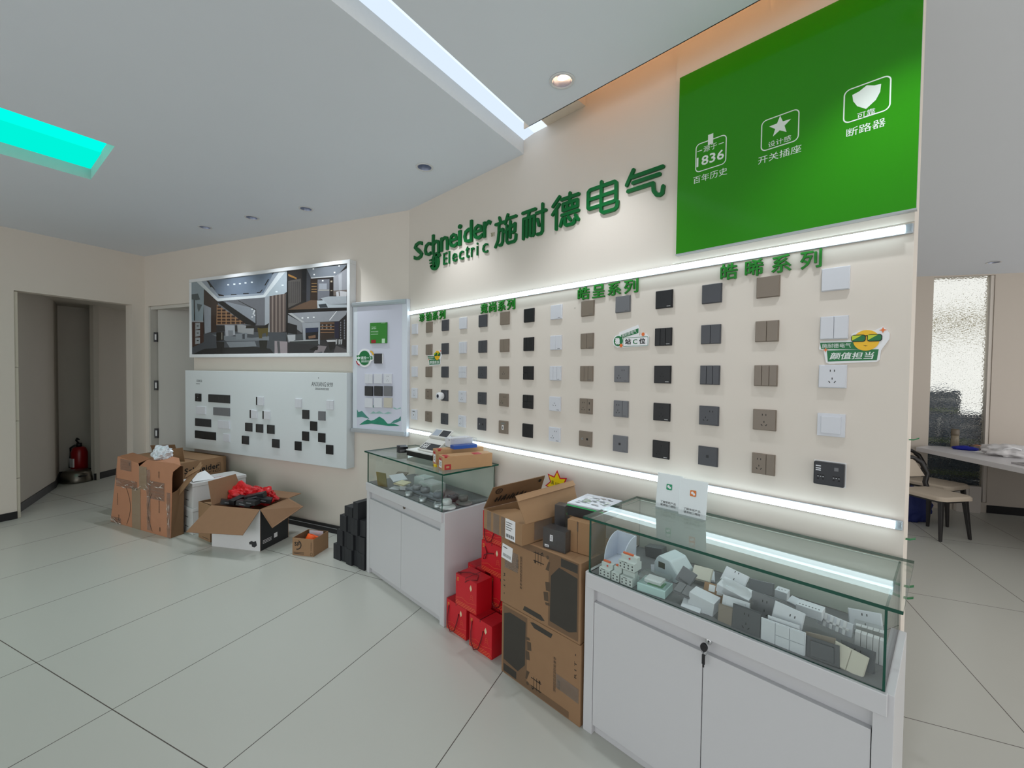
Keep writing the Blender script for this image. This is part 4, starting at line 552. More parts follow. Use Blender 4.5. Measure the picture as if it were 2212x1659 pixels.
def sign(name, label, cat, group=None): return thing(name, label, cat, (0, 0, 0), 0, group)
def letters(t, chars, x0, x1, z0, z1, d, bold, m, y=-.001, gap=.12, hs=None):
    n = len(chars); pitch = (x1 - x0) / (n - gap); w = pitch * (1 - gap)
    for i, ch in enumerate(chars):
        b = B(); b.text(ch, x0 + pitch * i + w / 2, (z0 + z1) / 2, w, (z1 - z0) * (hs[i] if hs else 1), y - d, d - .0005, bold); part('letter', b, m, t)
# large wordmark and emblem
t = sign('wordmark_sign', 'large raised green two-line Latin wordmark with emblem on the upper display wall', 'sign')
xs = [-3.238, -3.082, -2.968, -2.852, -2.737, -2.625, -2.560, -2.447, -2.338]; ws = [.135, .098, .105, .105, .104, .042, .103, .104, .085]
for ch, x, w in zip('Schneider', xs, ws):
    hh = {'S': .152, 'h': .158, 'i': .158, 'd': .158}.get(ch, .112); z0 = 2.502
    b = B(); b.text(ch, x + w / 2, z0 + hh / 2 + (-.004 if ch == 'S' else 0), w, hh, -.014, .0135, .024); part('letter', b, SIGN, t)
for ch, x, w in zip('Electric', [-2.812, -2.742, -2.695, -2.612, -2.532, -2.470, -2.407, -2.345], [.048, .012, .058, .056, .04, .034, .012, .058]):
    hh = {'E': .092, 'l': .095, 't': .086, 'i': .092}.get(ch, .067); b = B(); b.text(ch, x + w / 2, 2.393 + hh / 2, w, hh, -.012, .0115, .006); part('letter', b, SIGN, t)
b = B(); lx, lz = -2.918, 2.444
def arc(cx, cz, rx, rz, a0, a1, n=10): return [(cx + rx * math.cos(R(a0 + (a1 - a0) * k / n)), cz + rz * math.sin(R(a0 + (a1 - a0) * k / n))) for k in range(n + 1)]
b.poly(arc(lx + .012, lz + .012, .062, .055, 250, 20) [::1] + arc(lx + .012, lz + .012, .028, .026, 20, 250), -.014, -.0005)
b.poly(arc(lx - .012, lz - .012, .064, .06, 200, 400) + arc(lx - .012, lz - .012, .03, .026, 400, 200), -.014, -.0005)
for k in range(3): b.box(lx - .085 + k * .006, lx - .04, -.014, -.0005, lz + .012 - k * .024, lz + .024 - k * .024)
b.poly([(lx - .018, lz - .05), (lx + .006, lz - .05), (lx + .03, lz + .05), (lx + .006, lz + .05)], -.014, -.0005)
part('emblem', b, SIGN, t)
b = B(); b.text('TM', -2.245, 2.508, .036, .026, -.008, .0075, 0); part('letter', b, mat((196, 192, 168), .5), t)
HAN = {'气': [[(.2, 1), (.02, .62)], [(.17, .8), (.98, .8)], [(.2, .62), (.9, .62)], [(.06, .42), (.74, .42), (.76, .2), (.84, .06), (.92, .03), (.98, .06), (1, .24)]],
 '电': [[(.08, .28), (.04, .33), (.04, .82), (.1, .87), (.9, .87), (.95, .82), (.95, .33), (.9, .28), (.08, .28)], [(.05, .57), (.94, .57)], [(.48, 1), (.48, .1), (.56, .03), (.9, .03), (.98, .08), (1, .24)]],
 '德': [[(.28, 1), (.03, .76)], [(.27, .76), (.02, .5)], [(.17, .6), (.17, 0)], [(.36, .88), (.98, .88)], [(.67, 1), (.66, .74)], [(.42, .72), (.42, .52), (.94, .52), (.94, .72), (.42, .72)], [(.58, .72), (.58, .52)], [(.76, .72), (.76, .52)], [(.38, .38), (.98, .38)], [(.4, .26), (.33, .06)], [(.5, .26), (.5, .08), (.56, .02), (.78, .02), (.84, .06), (.85, .14)], [(.62, .27), (.7, .16)], [(.88, .26), (.98, .1)]],
 '耐': [[(0, .92), (.56, .92)], [(.3, .92), (.24, .72)], [(.04, .02), (.04, .7), (.52, .7), (.52, .1), (.46, .04)], [(.2, .66), (.2, .06)], [(.36, .66), (.36, .06)], [(.6, .76), (1, .76)], [(.86, 1), (.86, .1), (.8, .03), (.66, .03)], [(.66, .54), (.72, .32)]],
 '施': [[(.2, 1), (.25, .86)], [(.02, .8), (.44, .8)], [(.18, .78), (.18, .5), (.14, .22), (.02, .02)], [(.18, .56), (.38, .56), (.37, .14), (.31, .04), (.22, .04)], [(.6, 1), (.48, .72)], [(.55, .86), (.98, .86)], [(.48, .44), (.94, .62), (.93, .38), (.84, .34)], [(.72, .74), (.72, .2)], [(.56, .64), (.56, .12), (.62, .03), (.9, .03), (.97, .09), (.98, .24)]]}
t = sign('character_sign', 'large raised green five-character sign between the wordmark and the green panel', 'sign')
for ch, x0, x1, z0, z1 in (('施', -2.222, -1.998, 2.400, 2.612), ('耐', -1.962, -1.746, 2.400, 2.600), ('德', -1.716, -1.498, 2.404, 2.606), ('电', -1.462, -1.248, 2.412, 2.604), ('气', -1.218, -.996, 2.416, 2.606)):
    b = B(); b.strokes(HAN[ch], x0, x1, z0, z1, .0095, -.013, -.0005); part('letter', b, SIGN, t)
for chars, x0, x1, lab in (('珍铂系列', -3.148, -2.785, 'green four-character series heading above the first three columns'), ('竟尚系列', -2.357, -2.014, 'green four-character series heading above the fifth and sixth columns'),
                          ('皓呈系列', -1.506, -1.130, 'green four-character series heading above the ninth and tenth columns'), ('皓晞系列', -.730, -.362, 'green four-character series heading above the rightmost columns')):
    t = sign('heading_sign', lab, 'sign', 'green series headings'); letters(t, chars, x0, x1, 1.974, 2.044, .010, .017, SIGN2, gap=.2 if chars[1] != '晞' else .3)

# green glossy panel
t = thing('advertising_panel', 'large glossy green advertising panel with three white line icons', 'panel')
GP = mat((44, 140, 10), .12, var=.01, scale=4, spec=.35); WP = mat((226, 236, 228), .4)
b = B(); b.box(-.923, -.102, -.034, -.0125, 2.12, 2.93); part('board', b, GP, t, bevel=.001)
part('edge_trim', B().box(-.925, -.1, -.036, -.0125, 2.115, 2.1205), SILVER, t)
Y = -.0346
def rrect(x0, x1, z0, z1, r, n=6): return arc(x1 - r, z0 + r, r, r, -90, 0, n) + arc(x1 - r, z1 - r, r, r, 0, 90, n) + arc(x0 + r, z1 - r, r, r, 90, 180, n) + arc(x0 + r, z0 + r, r, r, 180, 270, n)
def ring(b, x0, x1, z0, z1, r, th, y, mi=0):
    o = rrect(x0, x1, z0, z1, r); i = rrect(x0 + th, x1 - th, z0 + th, z1 - th, max(.001, r - th)); n = len(o)
    b.add([(q[0], y, q[1]) for q in o + i], [(k, (k + 1) % n, (k + 1) % n + n, k + n) for k in range(n)], mi)
b = B(); ring(b, -.841, -.708, 2.468, 2.595, .02, .004, Y); b.box(-.787, -.765, Y - .0003, Y + .0004, 2.574, 2.618); b.text('1836', -.7765, 2.513, .118, .042, Y, 0, .03); b.text('源于', -.777, 2.561, .058, .026, Y)
b.box(-.833, -.812, Y - .0003, Y + .0004, 2.560, 2.563); b.box(-.741, -.72, Y - .0003, Y + .0004, 2.560, 2.563); b.text('百年历史', -.776, 2.437, .146, .032, Y); part('icon_history', b, WP, t)
b = B(); ring(b, -.575, -.442, 2.468, 2.592, .02, .004, Y)
b.poly([(-.508 + (.04 if k % 2 == 0 else .017) * math.sin(R(36 * k)), 2.548 + (.04 if k % 2 == 0 else .017) * math.cos(R(36 * k))) for k in range(10)], Y, Y); b.text('设计感', -.508, 2.488, .08, .022, Y); b.text('开关插座', -.508, 2.436, .15, .03, Y); part('icon_star', b, WP, t)
b = B(); ring(b, -.306, -.175, 2.473, 2.593, .02, .004, Y)
b.poly([(-.281, 2.568), (-.262, 2.572), (-.241, 2.584), (-.22, 2.574), (-.202, 2.571), (-.204, 2.545), (-.215, 2.522), (-.241, 2.502), (-.266, 2.522), (-.278, 2.545)], Y, Y); b.text('可靠', -.2405, 2.486, .05, .022, Y); b.text('断路器', -.241, 2.437, .108, .03, Y); part('icon_shield', b, WP, t)
# white wall stickers
def face_sign(name, label, x0, z0, s):
    t = thing(name, label, 'sticker', (x0, -.0008, z0)); k = s / .2
    def P(*q): return [(a * k, c * k) for a, c in q]
    b = B(); b.poly(P((.012, .05), (.02, .005), (.03, 0), (.168, .006), (.176, .014), (.178, .045), (.186, .06), (.2, .085), (.2, .105), (.192, .118), (.182, .13), (.16, .118), (.14, .122), (.115, .118), (.095, .108), (.093, .085), (.0, .085), (-.003, .055)), -.004 * k, 0); part('backing', b, PAPER, t)
    b = B(); b.poly(P((.0, .08), (.125, .078), (.125, .05), (.004, .056)), -.0046 * k, -.0041 * k, 0); b.poly(P((.022, .05), (.026, .008), (.168, .012), (.172, .05)), -.0048 * k, -.0043 * k, 0); part('banner', b, GREEN, t)
    b = B(); b.text('施耐德电气', .05 * k, .067 * k, .088 * k, .017 * k, -.0049 * k); b.text('颜值担当', .096 * k, .0285 * k, .126 * k, .026 * k, -.0051 * k, 0, .018, sh=.2); part('lettering', b, mat((228, 234, 230), .5), t)
    b = B(); b.lathe([(.037 * k, 0), (.037 * k, -.001)], (.137 * k, -.0047 * k, .083 * k), 28, 'y'); part('face', b, mat((244, 190, 24), .4), t)
    b = B()
    for cx in (.115, .160):
        b.poly([(q[0] * k, q[1] * k) for q in rrect(cx - .021, cx + .021, .078, .104, .009)], -.0068 * k, -.006 * k, 0); b.poly([(q[0] * k, q[1] * k) for q in rrect(cx - .0185, cx + .0185, .0805, .1015, .007)], -.0072 * k, -.0069 * k, 1); b.poly(P((cx - .0185, .083), (cx - .0185, .1015), (cx + .009, .1015)), -.0076 * k, -.0073 * k, 2)
    b.box(.134 * k, .141 * k, -.0068 * k, -.006 * k, .098 * k, .101 * k); b.poly(P((.128, .068), (.135, .062), (.142, .064), (.135, .0645)), -.0062 * k, -.0061 * k, 0); part('sunglasses', b, [INK, GREEN, mat((190, 205, 20), .3)], t)
    b = B(); [b.poly([((cx + (r if i % 2 == 0 else r * .35) * math.sin(R(45 * i))) * k, (cz + (r if i % 2 == 0 else r * .35) * math.cos(R(45 * i))) * k) for i in range(8)], -.0054 * k, -.005 * k) for cx, cz, r in ((.182, .117, .011), (.018, .052, .009))]; part('sparkle', b, mat((235, 120, 50), .4), t)
face_sign('face_sticker', 'larger cut-out sticker with yellow face in green sunglasses, beside the rightmost column', -.36, 1.607, .2)
face_sign('face_sticker', 'smaller cut-out sticker with yellow face in green sunglasses, over the second column', -3.024, 1.609, .2)
t = thing('banner_sticker', 'white and green cut-out sticker with tilted green flag filling the gap in the tenth column', 'sticker', (-1.273, -.0008, 1.694))
b = B(); b.poly([(.0, .045), (.006, .018), (.03, .004), (.05, .008), (.06, .004), (.2, .006), (.206, .012), (.208, .052), (.198, .062), (.19, .07), (.168, .072), (.158, .06), (.152, .062), (.154, .096), (.148, .116), (.04, .084), (.036, .072), (.016, .068)], -.005, 0); part('backing', b, [PAPER, GREEN], t)
b = B(); b.lathe([(.027, 0), (.027, -.0006)], (.034, -.0051, .038), 24, 'y'); b.poly([(.05, .07), (.15, .098), (.15, .074), (.052, .052)], -.0057, -.0051); ring(b, .062, .204, .008, .054, .006, .002, -.0056); part('banner', b, GREEN, t)
b = B(); b.text('稳', .03, .038, .03, .036, -.0062, 0, .04); M = Matrix.Rotation(R(-14), 4, 'Y'); v = B(); b.text('施耐德电气', .1, .0, .086, .018, -.0062, M=Matrix.Translation((0, 0, .0505)) @ M); part('lettering', b, PAPER, t)
b = B(); b.text('站', .092, .033, .034, .03, -.006, 0, .03); b.text('位', .172, .033, .034, .03, -.006, 0, .03); part('dark_lettering', b, INK, t)
b = B(); b.text('C', .132, .031, .026, .024, -.006, 0, .03); part('green_letter', b, GREEN, t)
b = B(); [b.lathe([(.009, 0), (.008, -.001)], (x, -.006, z), 16, 'y') for x, z in ((.176, .066), (.052, .014))]; part('orange_dot', b, mat((226, 110, 40), .3), t)
# green tape tabs on the end of the wall
for z, lab in ((2.894 - 1.555 + 0, 'uppermost green tape tab sticking out from the end of the display wall'), (.988, 'second green tape tab from the top on the end of the display wall'), (.82, 'third green tape tab from the top, beside the large glass case'), (.779, 'lowest green tape tab, beside the large glass case')):
    b = B(); b.add([(-.104, .05, z), (-.092, .05, z + .001), (-.078, .05, z + .008), (-.078, .066, z + .008), (-.092, .066, z + .001), (-.104, .066, z), (-.104, .05, z + .003), (-.092, .05, z + .004), (-.078, .05, z + .011), (-.078, .066, z + .011), (-.092, .066, z + .004), (-.104, .066, z + .003)], [(0, 1, 4, 5), (1, 2, 3, 4), (6, 7, 10, 11), (7, 8, 9, 10), (0, 1, 7, 6), (1, 2, 8, 7), (2, 3, 9, 8)])
    tag(part('tape_tab', b, mat((20, 120, 70), .5)), lab, 'tape', 'green tape tabs')

# ============================================================= POSTER WALL
PWY = 1.214
def pw(name, label, cat, x=0.0, z=0.0, off=0.0, group=None):
    p = TF(x, PWY - off, z); return thing(name, label, cat, p, TH, group)
t = pw('picture_light_box', 'wide framed picture of dark modern interiors in a white light box frame', 'picture')
b = B(); x0, x1, z0, z1 = -6.105, -3.702, 1.690, 2.572
b.box(x0, x1, -.08, 0, z0, z0 + .035); b.box(x0, x1, -.08, 0, z1 - .035, z1); b.box(x0, x0 + .035, -.08, 0, z0 + .035, z1 - .035); b.box(x1 - .035, x1, -.08, 0, z0 + .035, z1 - .035); part('frame', b, mat((228, 230, 232), .4), t, bevel=.003)
xa, xb, za, zb = x0 + .034, x1 - .034, z0 + .034, z1 - .034
b = B(); ms = []; b.quad((xa, -.0715, za), (xb, -.0715, za), (xb, -.0715, zb), (xa, -.0715, zb), mi=0); ms.append(mat((24, 24, 26), .25))
def clp(v, a, c): return max(a, min(c, v))
pm = {}
for i, (c, q) in enumerate(POSTER):
    c = tuple(c)
    if c not in pm: pm[c] = len(ms); ms.append(mat(c, .25, var=.06, scale=30, coat=.3))
    q2 = []
    for u, v in q:
        w = (clp(u, xa + .0005, xb - .0005), clp(v, za + .0005, zb - .0005))
        if not q2 or abs(w[0] - q2[-1][0]) + abs(w[1] - q2[-1][1]) > 1e-4: q2.append(w)
    if len(q2) > 2: b.poly(q2, -.0717 - i * .00001, -.0717 - i * .00001, mi=pm[c])
part('picture', b, ms, t)

t = pw('display_board', 'thick white switch display board hung on the wall under the interior picture', 'board')
b = B(); b.box(-6.15, -3.714, -.1, 0, .66, 1.542); part('board', b, mat((216, 222, 224), .45, var=.01), t, bevel=.003)
b = B(); (ax, az), (bx, bz), (cx, cz), (dx, dz), (ex, ez), (fx, fz) = BTXT
b.glyphs(4, (ax + bx) / 2, 1.427, .1, .024, -.1004, seed=4); b.box(ax, ax + .07, -.1005, -.1001, 1.392, 1.397); LT = mat((50, 54, 60), .5); part('heading', b, LT, t)
b = B(); Lw = dx - cx; b.text('ANXIANG', cx + Lw * .34, (cz + dz) / 2, Lw * .68, .042, -.1004); b.text('安想', cx + Lw * .86, (cz + dz) / 2, Lw * .28, .04, -.1004); b.lathe([(.005, 0), (.005, -.0004)], (cx + Lw * .33, -.1001, dz + .034), 10, 'y'); part('brand_lettering', b, LT, t)
b = B(); b.glyphs(7, (ex + fx) / 2, (ez + fz) / 2 - .003, fx - ex, .018, -.1004); part('small_lettering', b, LT, t)
BK = 'k:kp n:v w:1 g:v n:v w:v k:v w:1 w:bs w:bs w:bs n:ds n:ds n:ds n:ds n:1 w:2 w:4 n:p g:p k:p k:p k:p k:p k:p'.split()
BL = ['small black touch keypad at the upper left of the white display board', 'long near-black three-module panel, upper left on the white display board', 'small pale panel under the black touch keypad on the white display board', 'mid grey wide panel in the second row of the left cluster',
      'dark grey two-module panel at the left of the third row', 'white wide panel right of the third-row dark panel', 'long black panel at the bottom of the left cluster', 'small white switch right of the bottom long black panel',
      'white switch with black strip at the peak of the A-shaped cluster', 'white switch with black strip, left one below the A-shaped cluster peak', 'white switch with black strip, right one below the A-shaped cluster peak',
      'dark switch, left of the three in the crossbar of the A-shaped cluster', 'dark switch, middle of the three in the crossbar of the A-shaped cluster', 'dark switch, right of the three in the crossbar of the A-shaped cluster', 'dark switch at the left foot of the A-shaped cluster', 'dark switch at the right foot of the A-shaped cluster',
      'white two-gang switch at the top left of the X-shaped cluster', 'white four-gang switch at the top right of the X-shaped cluster', 'dark grey plate below the top left arm of the X-shaped cluster', 'mid grey plate below the top right arm of the X-shaped cluster', 'black plate at the centre of the X-shaped cluster',
      'black plate below left of the centre of the X-shaped cluster', 'black plate below right of the centre of the X-shaped cluster', 'black plate at the bottom left tip of the X-shaped cluster', 'black plate at the bottom right tip of the X-shaped cluster']
for (x, z, w, h), ck, lab in zip(BOARD, BK, BL):
    c, k = ck.split(':'); t = pw('wall_switch', lab, 'switch', x, z, .1, 'switches on the white display board')
    plate_parts(t, min(w, .088) if w < .1 else w, h if h < .09 else .087, .011, c, k)

t = pw('poster_frame', 'tall white poster panel with silver clamp rails and green mountains', 'poster', 0, 0)
x0, x1, z0, z1 = -3.694, -3.08, .996, 2.184
b = B(); b.box(x0, x1, -.048, 0, z0, z1); part('panel', b, mat((214, 220, 228), .4, var=.01), t, bevel=.003)
part('print', B().box(x0 + .055, x1 - .055, -.0495, -.048, z0 + .05, z1 - .045), mat((206, 208, 222), .5, var=.015, scale=300), t)
for z in (z0 + .005, z1 - .042):
    b = B(); b.box(x0 + .004, x1 - .012, -.066, -.048, z, z + .036); b.box(x0 + .002, x1 - .01, -.069, -.0661, z + .010, z + .026); part('clamp_rail', b, ALU, t, bevel=.003)
b = B()
for i, q in enumerate(MOUNT): b.poly([(clp(u, x0 + .056, x1 - .056), v) for u, v in q], -.0500 - i * .0001, -.0500 - i * .0001, mi=i % 3)
b.f = [f for f in b.f]; part('mountains', b, [mat((70, 140, 128), .5, var=.3, scale=14), mat((150, 190, 184), .5, var=.2, scale=14), mat((30, 130, 104), .5, var=.3, scale=14)], t)
GL = ['single dark switch with white rim above the grid on the tall poster panel'] + ['%s plate, %s of the top row of the grid on the tall poster panel' % q for q in (('white switch', 'left'), ('white switch', 'middle'), ('white socket', 'right'))] + ['%s plate, %s of the middle row of the grid on the tall poster panel' % q for q in (('dark', 'left'), ('dark', 'middle'), ('mid grey', 'right'))] + ['%s plate, %s of the bottom row of the grid on the tall poster panel' % q for q in (('white', 'left'), ('white', 'middle'), ('beige', 'right'))]
GK = ['n:p', 'w:2', 'w:1', 'w:q5', 'n:p', 'n:p', 'g:p', 'w:p', 'w:p', 'b:p']
for (x, z, w, h), ck, lab in zip(BANN, GK, GL):
    c, k = ck.split(':'); t = pw('wall_switch' if k != 'q5' else 'wall_socket', lab, 'switch' if k != 'q5' else 'socket', x, z, .05, 'plates on the tall poster panel'); plate_parts(t, .092, .088, .012, c, k)
    if lab.startswith('single'): part('rim', B().box(.047, .052, -.012, 0, -.044, .044), WHITE, t)
x, z, w, h = BANN[10]; t = pw('promotional_card', 'square green card with white text and red logo patch on the tall poster panel', 'card', x, z, .05)
part('card', B().box(-w / 2, w / 2, -.012, 0, -h / 2, h / 2), mat((44, 130, 36), .4), t, bevel=.001)
b = B(); b.glyphs(2, -.05, .045, .06, .022, -.0124); b.glyphs(8, -.04, .012, .085, .011, -.0124); b.box(-.082, .0, -.0125, -.0121, -.012, -.007); b.text('Schneider', .058, .088, .05, .011, -.0124); b.box(.042, .076, -.0125, -.0121, -.09, -.052); part('lettering', b, mat((190, 220, 190), .5), t)
part('red_patch', B().box(-.078, -.026, -.0126, -.0121, -.088, -.06), mat((150, 24, 34), .4), t)
x, z, w, h = BANN[11]; t = pw('round_sticker', 'round green cut-out sticker on the left edge of the tall poster panel', 'sticker', x, z, .05)
b = B(); b.lathe([(.083, 0), (.083, -.004)], (0, 0, 0), 30, 'y'); b.poly([(-.1, .03), (.1, .022), (.104, -.02), (.07, -.035), (-.08, -.06), (-.1, -.03)], -.005, 0); part('backing', b, PAPER, t)
b = B(); b.lathe([(.066, 0), (.066, -.0006)], (0, -.0052, 0), 30, 'y'); b.poly([(-.092, .024), (.092, .018), (.096, -.014), (-.085, -.022)], -.0064, -.0059); part('disc', b, GREEN, t)
b = B(); b.text('请找一下', .022, .0, .13, .03, -.0068, 0, .02); b.poly([(-.088, .0), (-.066, .018), (-.066, .008), (-.05, .008), (-.05, -.008), (-.066, -.008), (-.066, -.018)], -.0068, -.0068); b.glyphs(4, .01, -.03, .1, .02, -.0066); part('lettering', b, mat((222, 238, 230), .5), t)
b = B(); b.poly(arc(.05, .02, .06, .05, 5, 70) + arc(.05, .02, .045, .036, 70, 5), -.0062, -.0053, 0); b.poly(arc(-.05, -.02, .05, .05, 190, 260) + arc(-.05, -.02, .038, .038, 260, 190), -.0062, -.0053, 1); part('arcs', b, [mat((232, 176, 40), .4), mat((176, 40, 60), .4)], t)
# ============================================================= GLASS COUNTERS
def counter(x0, x1, name, label, lock_kind):
    t = thing(name, label, 'display counter', (0, 0, 0), 0, 'white display counters with glass cases'); yf, yb = -.47, -.035
    cw = mat((208, 208, 210), .3, var=.006)
    b = B(); b.box(x0, x0 + .045, yf + .012, yb, 0, .7); b.box(x1 - .045, x1, yf + .012, yb, 0, .7); b.box(x0 + .045, x1 - .045, yb - .015, yb, .05, .7); b.box(x0 + .045, x1 - .045, yf + .03, yb - .015, .05, .066); b.box(x0 + .045, x1 - .045, yf + .022, yb - .015, .685, .7); b.box(x0 + .045, x1 - .045, yf + .035, yf + .05, .0, .05)
    part('body', b, cw, t, bevel=.0015)
    part('rail', B().box(x0 + .016, x1 - .014, yf - .004, yf + .012, .642, .703), cw, t, bevel=.002)
    part('recess_panel', B().box(x0 + .045, x1 - .045, yf + .034, yf + .046, .575, .642), cw, t)
    xm_ = (x0 + x1) / 2
    for a, c in ((x0 + .047, xm_ - .0015), (xm_ + .0015, x1 - .047)): part('door', B().box(a, c, yf + .014, yf + .034, .045, .58), mat((208, 208, 210), .32, var=.005), t, bevel=.0015)
    lk = part('lock', B().lathe([(.011, 0), (.011, -.006), (.009, -.008)], (xm_ + .012, yf + .034, .618), 20, 'y'), CHROME if lock_kind else mat((120, 110, 100), .3, .8), t, smooth=True)
    part('keyhole', B().box(xm_ + .0112, xm_ + .0128, yf + .0255, yf + .0262, .613, .623), BLACK, lk)
    part('case_floor', B().box(x0 + .02, x1 - .02, yf + .012, yb - .012, .700, .704), mat((108, 108, 110), .6) , t)
    b = B(); gb, gt = .704, .934
    def pane(a0, a1, b0, b1, c0, c1):
        d = (a1 - a0, b1 - b0, c1 - c0); ax = d.index(min(d)); mi = [1] * 6
        for k in {0: (3, 5), 1: (2, 4), 2: (0, 1)}[ax]: mi[k] = 0
        b.box(a0, a1, b0, b1, c0, c1, mi)
    pane(x0 + .026, x1 - .026, yf + .008, yf + .014, gb, gt); part('front_pane', b, [GLASS, GLEDGE], t); b = B()
    pane(x0 + .02, x0 + .026, yf + .008, yb, gb, gt); part('side_pane', b, [GLASS, GLEDGE], t); b = B()
    pane(x1 - .026, x1 - .02, yf + .008, yb, gb, gt); part('side_pane', b, [GLASS, GLEDGE], t); b = B()
    pane(x0 - .002, x1 + .012, yf - .008, yb + .008, gt + .0005, gt + .0105); part('top_pane', b, [GLASS, GLEDGE], t); b = B()
    part('case_back', B().box(x0 + .026, x1 - .026, yb - .008, yb, gb, gt), mat((196, 202, 192), .6), t)
    return t
c1 = counter(-3.165, -2.14, 'display_counter', 'white two-door counter with glass case, at left, carrying a card terminal', False)
c2 = counter(-1.100, -.088, 'display_counter', 'white two-door counter with glass case, at right, a key hanging in its lock', True)
kx = -.582
k = thing('key', 'black-headed key hanging from the lock of the right counter', 'key', (kx, -.462, .618))
b = B(); b.box(-.0015, .0015, -.012, -.0015, -.004, .004); part('blade', b, CHROME, k)
b = B(); b.poly(arc(0, -.004, .012, .014, 0, 330, 14), -.022, -.012); part('bow', b, BLACK, k, bevel=.001)
b = B(); b.tube([(.008 * math.sin(R(a)), -.016 - .002 * math.cos(R(a)), -.024 + .009 * math.cos(R(a))) for a in range(0, 361, 30)], .0009, 6); part('key_ring', b, CHROME, k)
b = B(); b.box(-.006, .004, -.02, -.014, -.064, -.030); b.box(-.004, .002, -.019, -.015, -.075, -.064); part('spare_key', b, BLACK, k, bevel=.001)

# ------------------------------------------------------------- goods in the cases
def axes(key, flip=False):
    a, bb, c, t = SLAB[key]; a, bb, c = Vector(a), Vector(bb), Vector(c); u = (bb - a); w = u.length; u.normalize(); v = c - a; v = v - u * v.dot(u); h = v.length; v.normalize(); n = u.cross(v)
    M = Matrix((u, -n, v)).transposed().to_4x4(); return M, a, u, v, n, w, h, t
def lying(key, name, label, cat, c='w', kind=None, w=None, h=None, t=None, m=None, group='loose goods in the right glass case', dz=0, dy=0, dx=0):
    M, a, u, v, n, W0, H0, T0 = axes(key); w = w or W0; h = h or H0; t = t or T0
    ctr = a + u * W0 / 2 + v * H0 / 2 - n * t + Vector((dx, dy, dz))
    o = thing(name, label, cat, (0, 0, 0), 0, group); M.translation = ctr; o.matrix_world = M
    if kind: plate_parts(o, w, h, t, c, kind)
    else: part('body', B().box(-w / 2, w / 2, -t, 0, -h / 2, h / 2), m or mat(COLS[c], .4, var=.01), o, bevel=.0015)
    return o
RG = 'loose goods in the right glass case'
lying('dark_socket', 'loose_socket', 'dark grey socket plate turned sideways, leaning on the front glass of the right case', 'socket', 'd', 'q5', h=.084)
o = lying('tan_plate', 'loose_plate', 'taupe plate left of the sideways dark socket in the right case', 'plate', 't', 'p')
lying('grid_white', 'loose_switch', 'white wide switch with a grid of rockers against the front glass', 'switch', 'w', 'g3')
lying('white_behind', 'loose_plate', 'white plate standing behind the wide grid switch', 'plate', 'w', 'p')
lying('tilt_white', 'loose_socket', 'tilted white socket plate showing two slots, mid right case', 'socket', 'w', 'q5d', w=.086, h=.086)
lying('grey_two', 'loose_socket', 'mid grey socket plate leaning behind the tilted white socket', 'socket', 'g', 'q5')
lying('dark_frame', 'empty_surround', 'charcoal empty frame plate at the front right of the right case', 'frame', 'd', 'f1', t=.012)
lying('tan_thin', 'loose_plate', 'taupe plate half hidden behind the charcoal frame plate', 'plate', 't', 'p')
lying('beige', 'loose_switch', 'beige two-gang switch lying askew near the right end of the case', 'switch', 'b', '2')
lying('dark_back', 'loose_socket', 'dark grey socket plate under the beige two-gang switch', 'socket', 'd', 'q5')
for k_, lab in (('boxed', 'clear box of white rockers at the right end of the case, front one'), ('boxed2', 'clear box of white rockers at the right end of the case, rear one')):
    o = lying(k_, 'clear_box', lab, 'box', m=FILM); M, a, u, v, n, w, h, t_ = axes(k_)
    for i in range(5): part('rocker', B().box(-w / 2 + .003 + i * (w - .006) / 5 + .0006, -w / 2 + .003 + (i + 1) * (w - .006) / 5 - .0006, -t_ + .004, -.004, -h / 2 + .004, h / 2 - .01), WHITE, o, bevel=.001)
lying('back_plate', 'loose_socket', 'pale grey socket plate leaning at the back of the right end', 'socket', 'w', 'q5', h=.07)
o = lying('curl', 'moulded_tray', 'white moulded tray with ribs lying behind the taupe plate', 'tray', 'w'); 
b = B(); [b.box(-.03 + i * .018, -.022 + i * .018, -.014, -.008, -.02, .02) for i in range(4)]; b.box(-.03, .04, -.014, -.008, -.004, .002); part('rib', b, WHITE, o)
o = lying('vent', 'terminal_module', 'long white terminal module with slots along its top', 'module', 'w', h=.05, t=.03); b = B(); [b.box(-.03 + i * .009, -.026 + i * .009, -.0303, -.0298, -.015, -.009) for i in range(7)]; part('slots', b, mat((90, 92, 94), .6), o)
o = lying('cube', 'socket_cube', 'small white cube socket with three dark slots on top', 'socket', 'w', h=.03, t=.04); b = B(); [b.box(-.012 + i * .009, -.007 + i * .009, -.028 + i * .004, -.025 + i * .004, .015, .0153) for i in range(3)]; part('pin_holes', b, HOLE, o)
lying('flat', 'adapter_block', 'flat white block beside the small cube socket', 'block', 'w')
lying('grey_back', 'loose_plate', 'grey plate leaning on the back of the case behind the wrapped pack', 'plate', 'g', 'p', h=.05)
lying('frames', 'empty_surround', 'white frame behind the sideways dark socket', 'frame', 'w', 'f1', h=.05, dz=-.01)
lying('holes', 'loose_socket', 'white socket plate tilted on top of the wrapped pack', 'socket', 'w', 'q5', h=.06)
o = lying('pack', 'wrapped_pack', 'film-wrapped pack of white plates in the middle of the case', 'pack', 'w', t=.03)
M, a, u, v, n, w, h, t_ = axes('pack'); b = B(); b.blob((0, -.016, 0), (w * .57, .024, h * .58), .18, 4.0, 3); part('wrap', b, FILM, o, smooth=True)
b = B(); b.blob((w * .58, -.016, -.02), (.016, .016, .02), .5, 1.3, 2); part('wrap_tail', b, FILM, o)
o = lying('brown', 'cardboard_insert', 'brown cardboard insert with white tabs under the wrapped pack', 'cardboard', m=KRAFT)
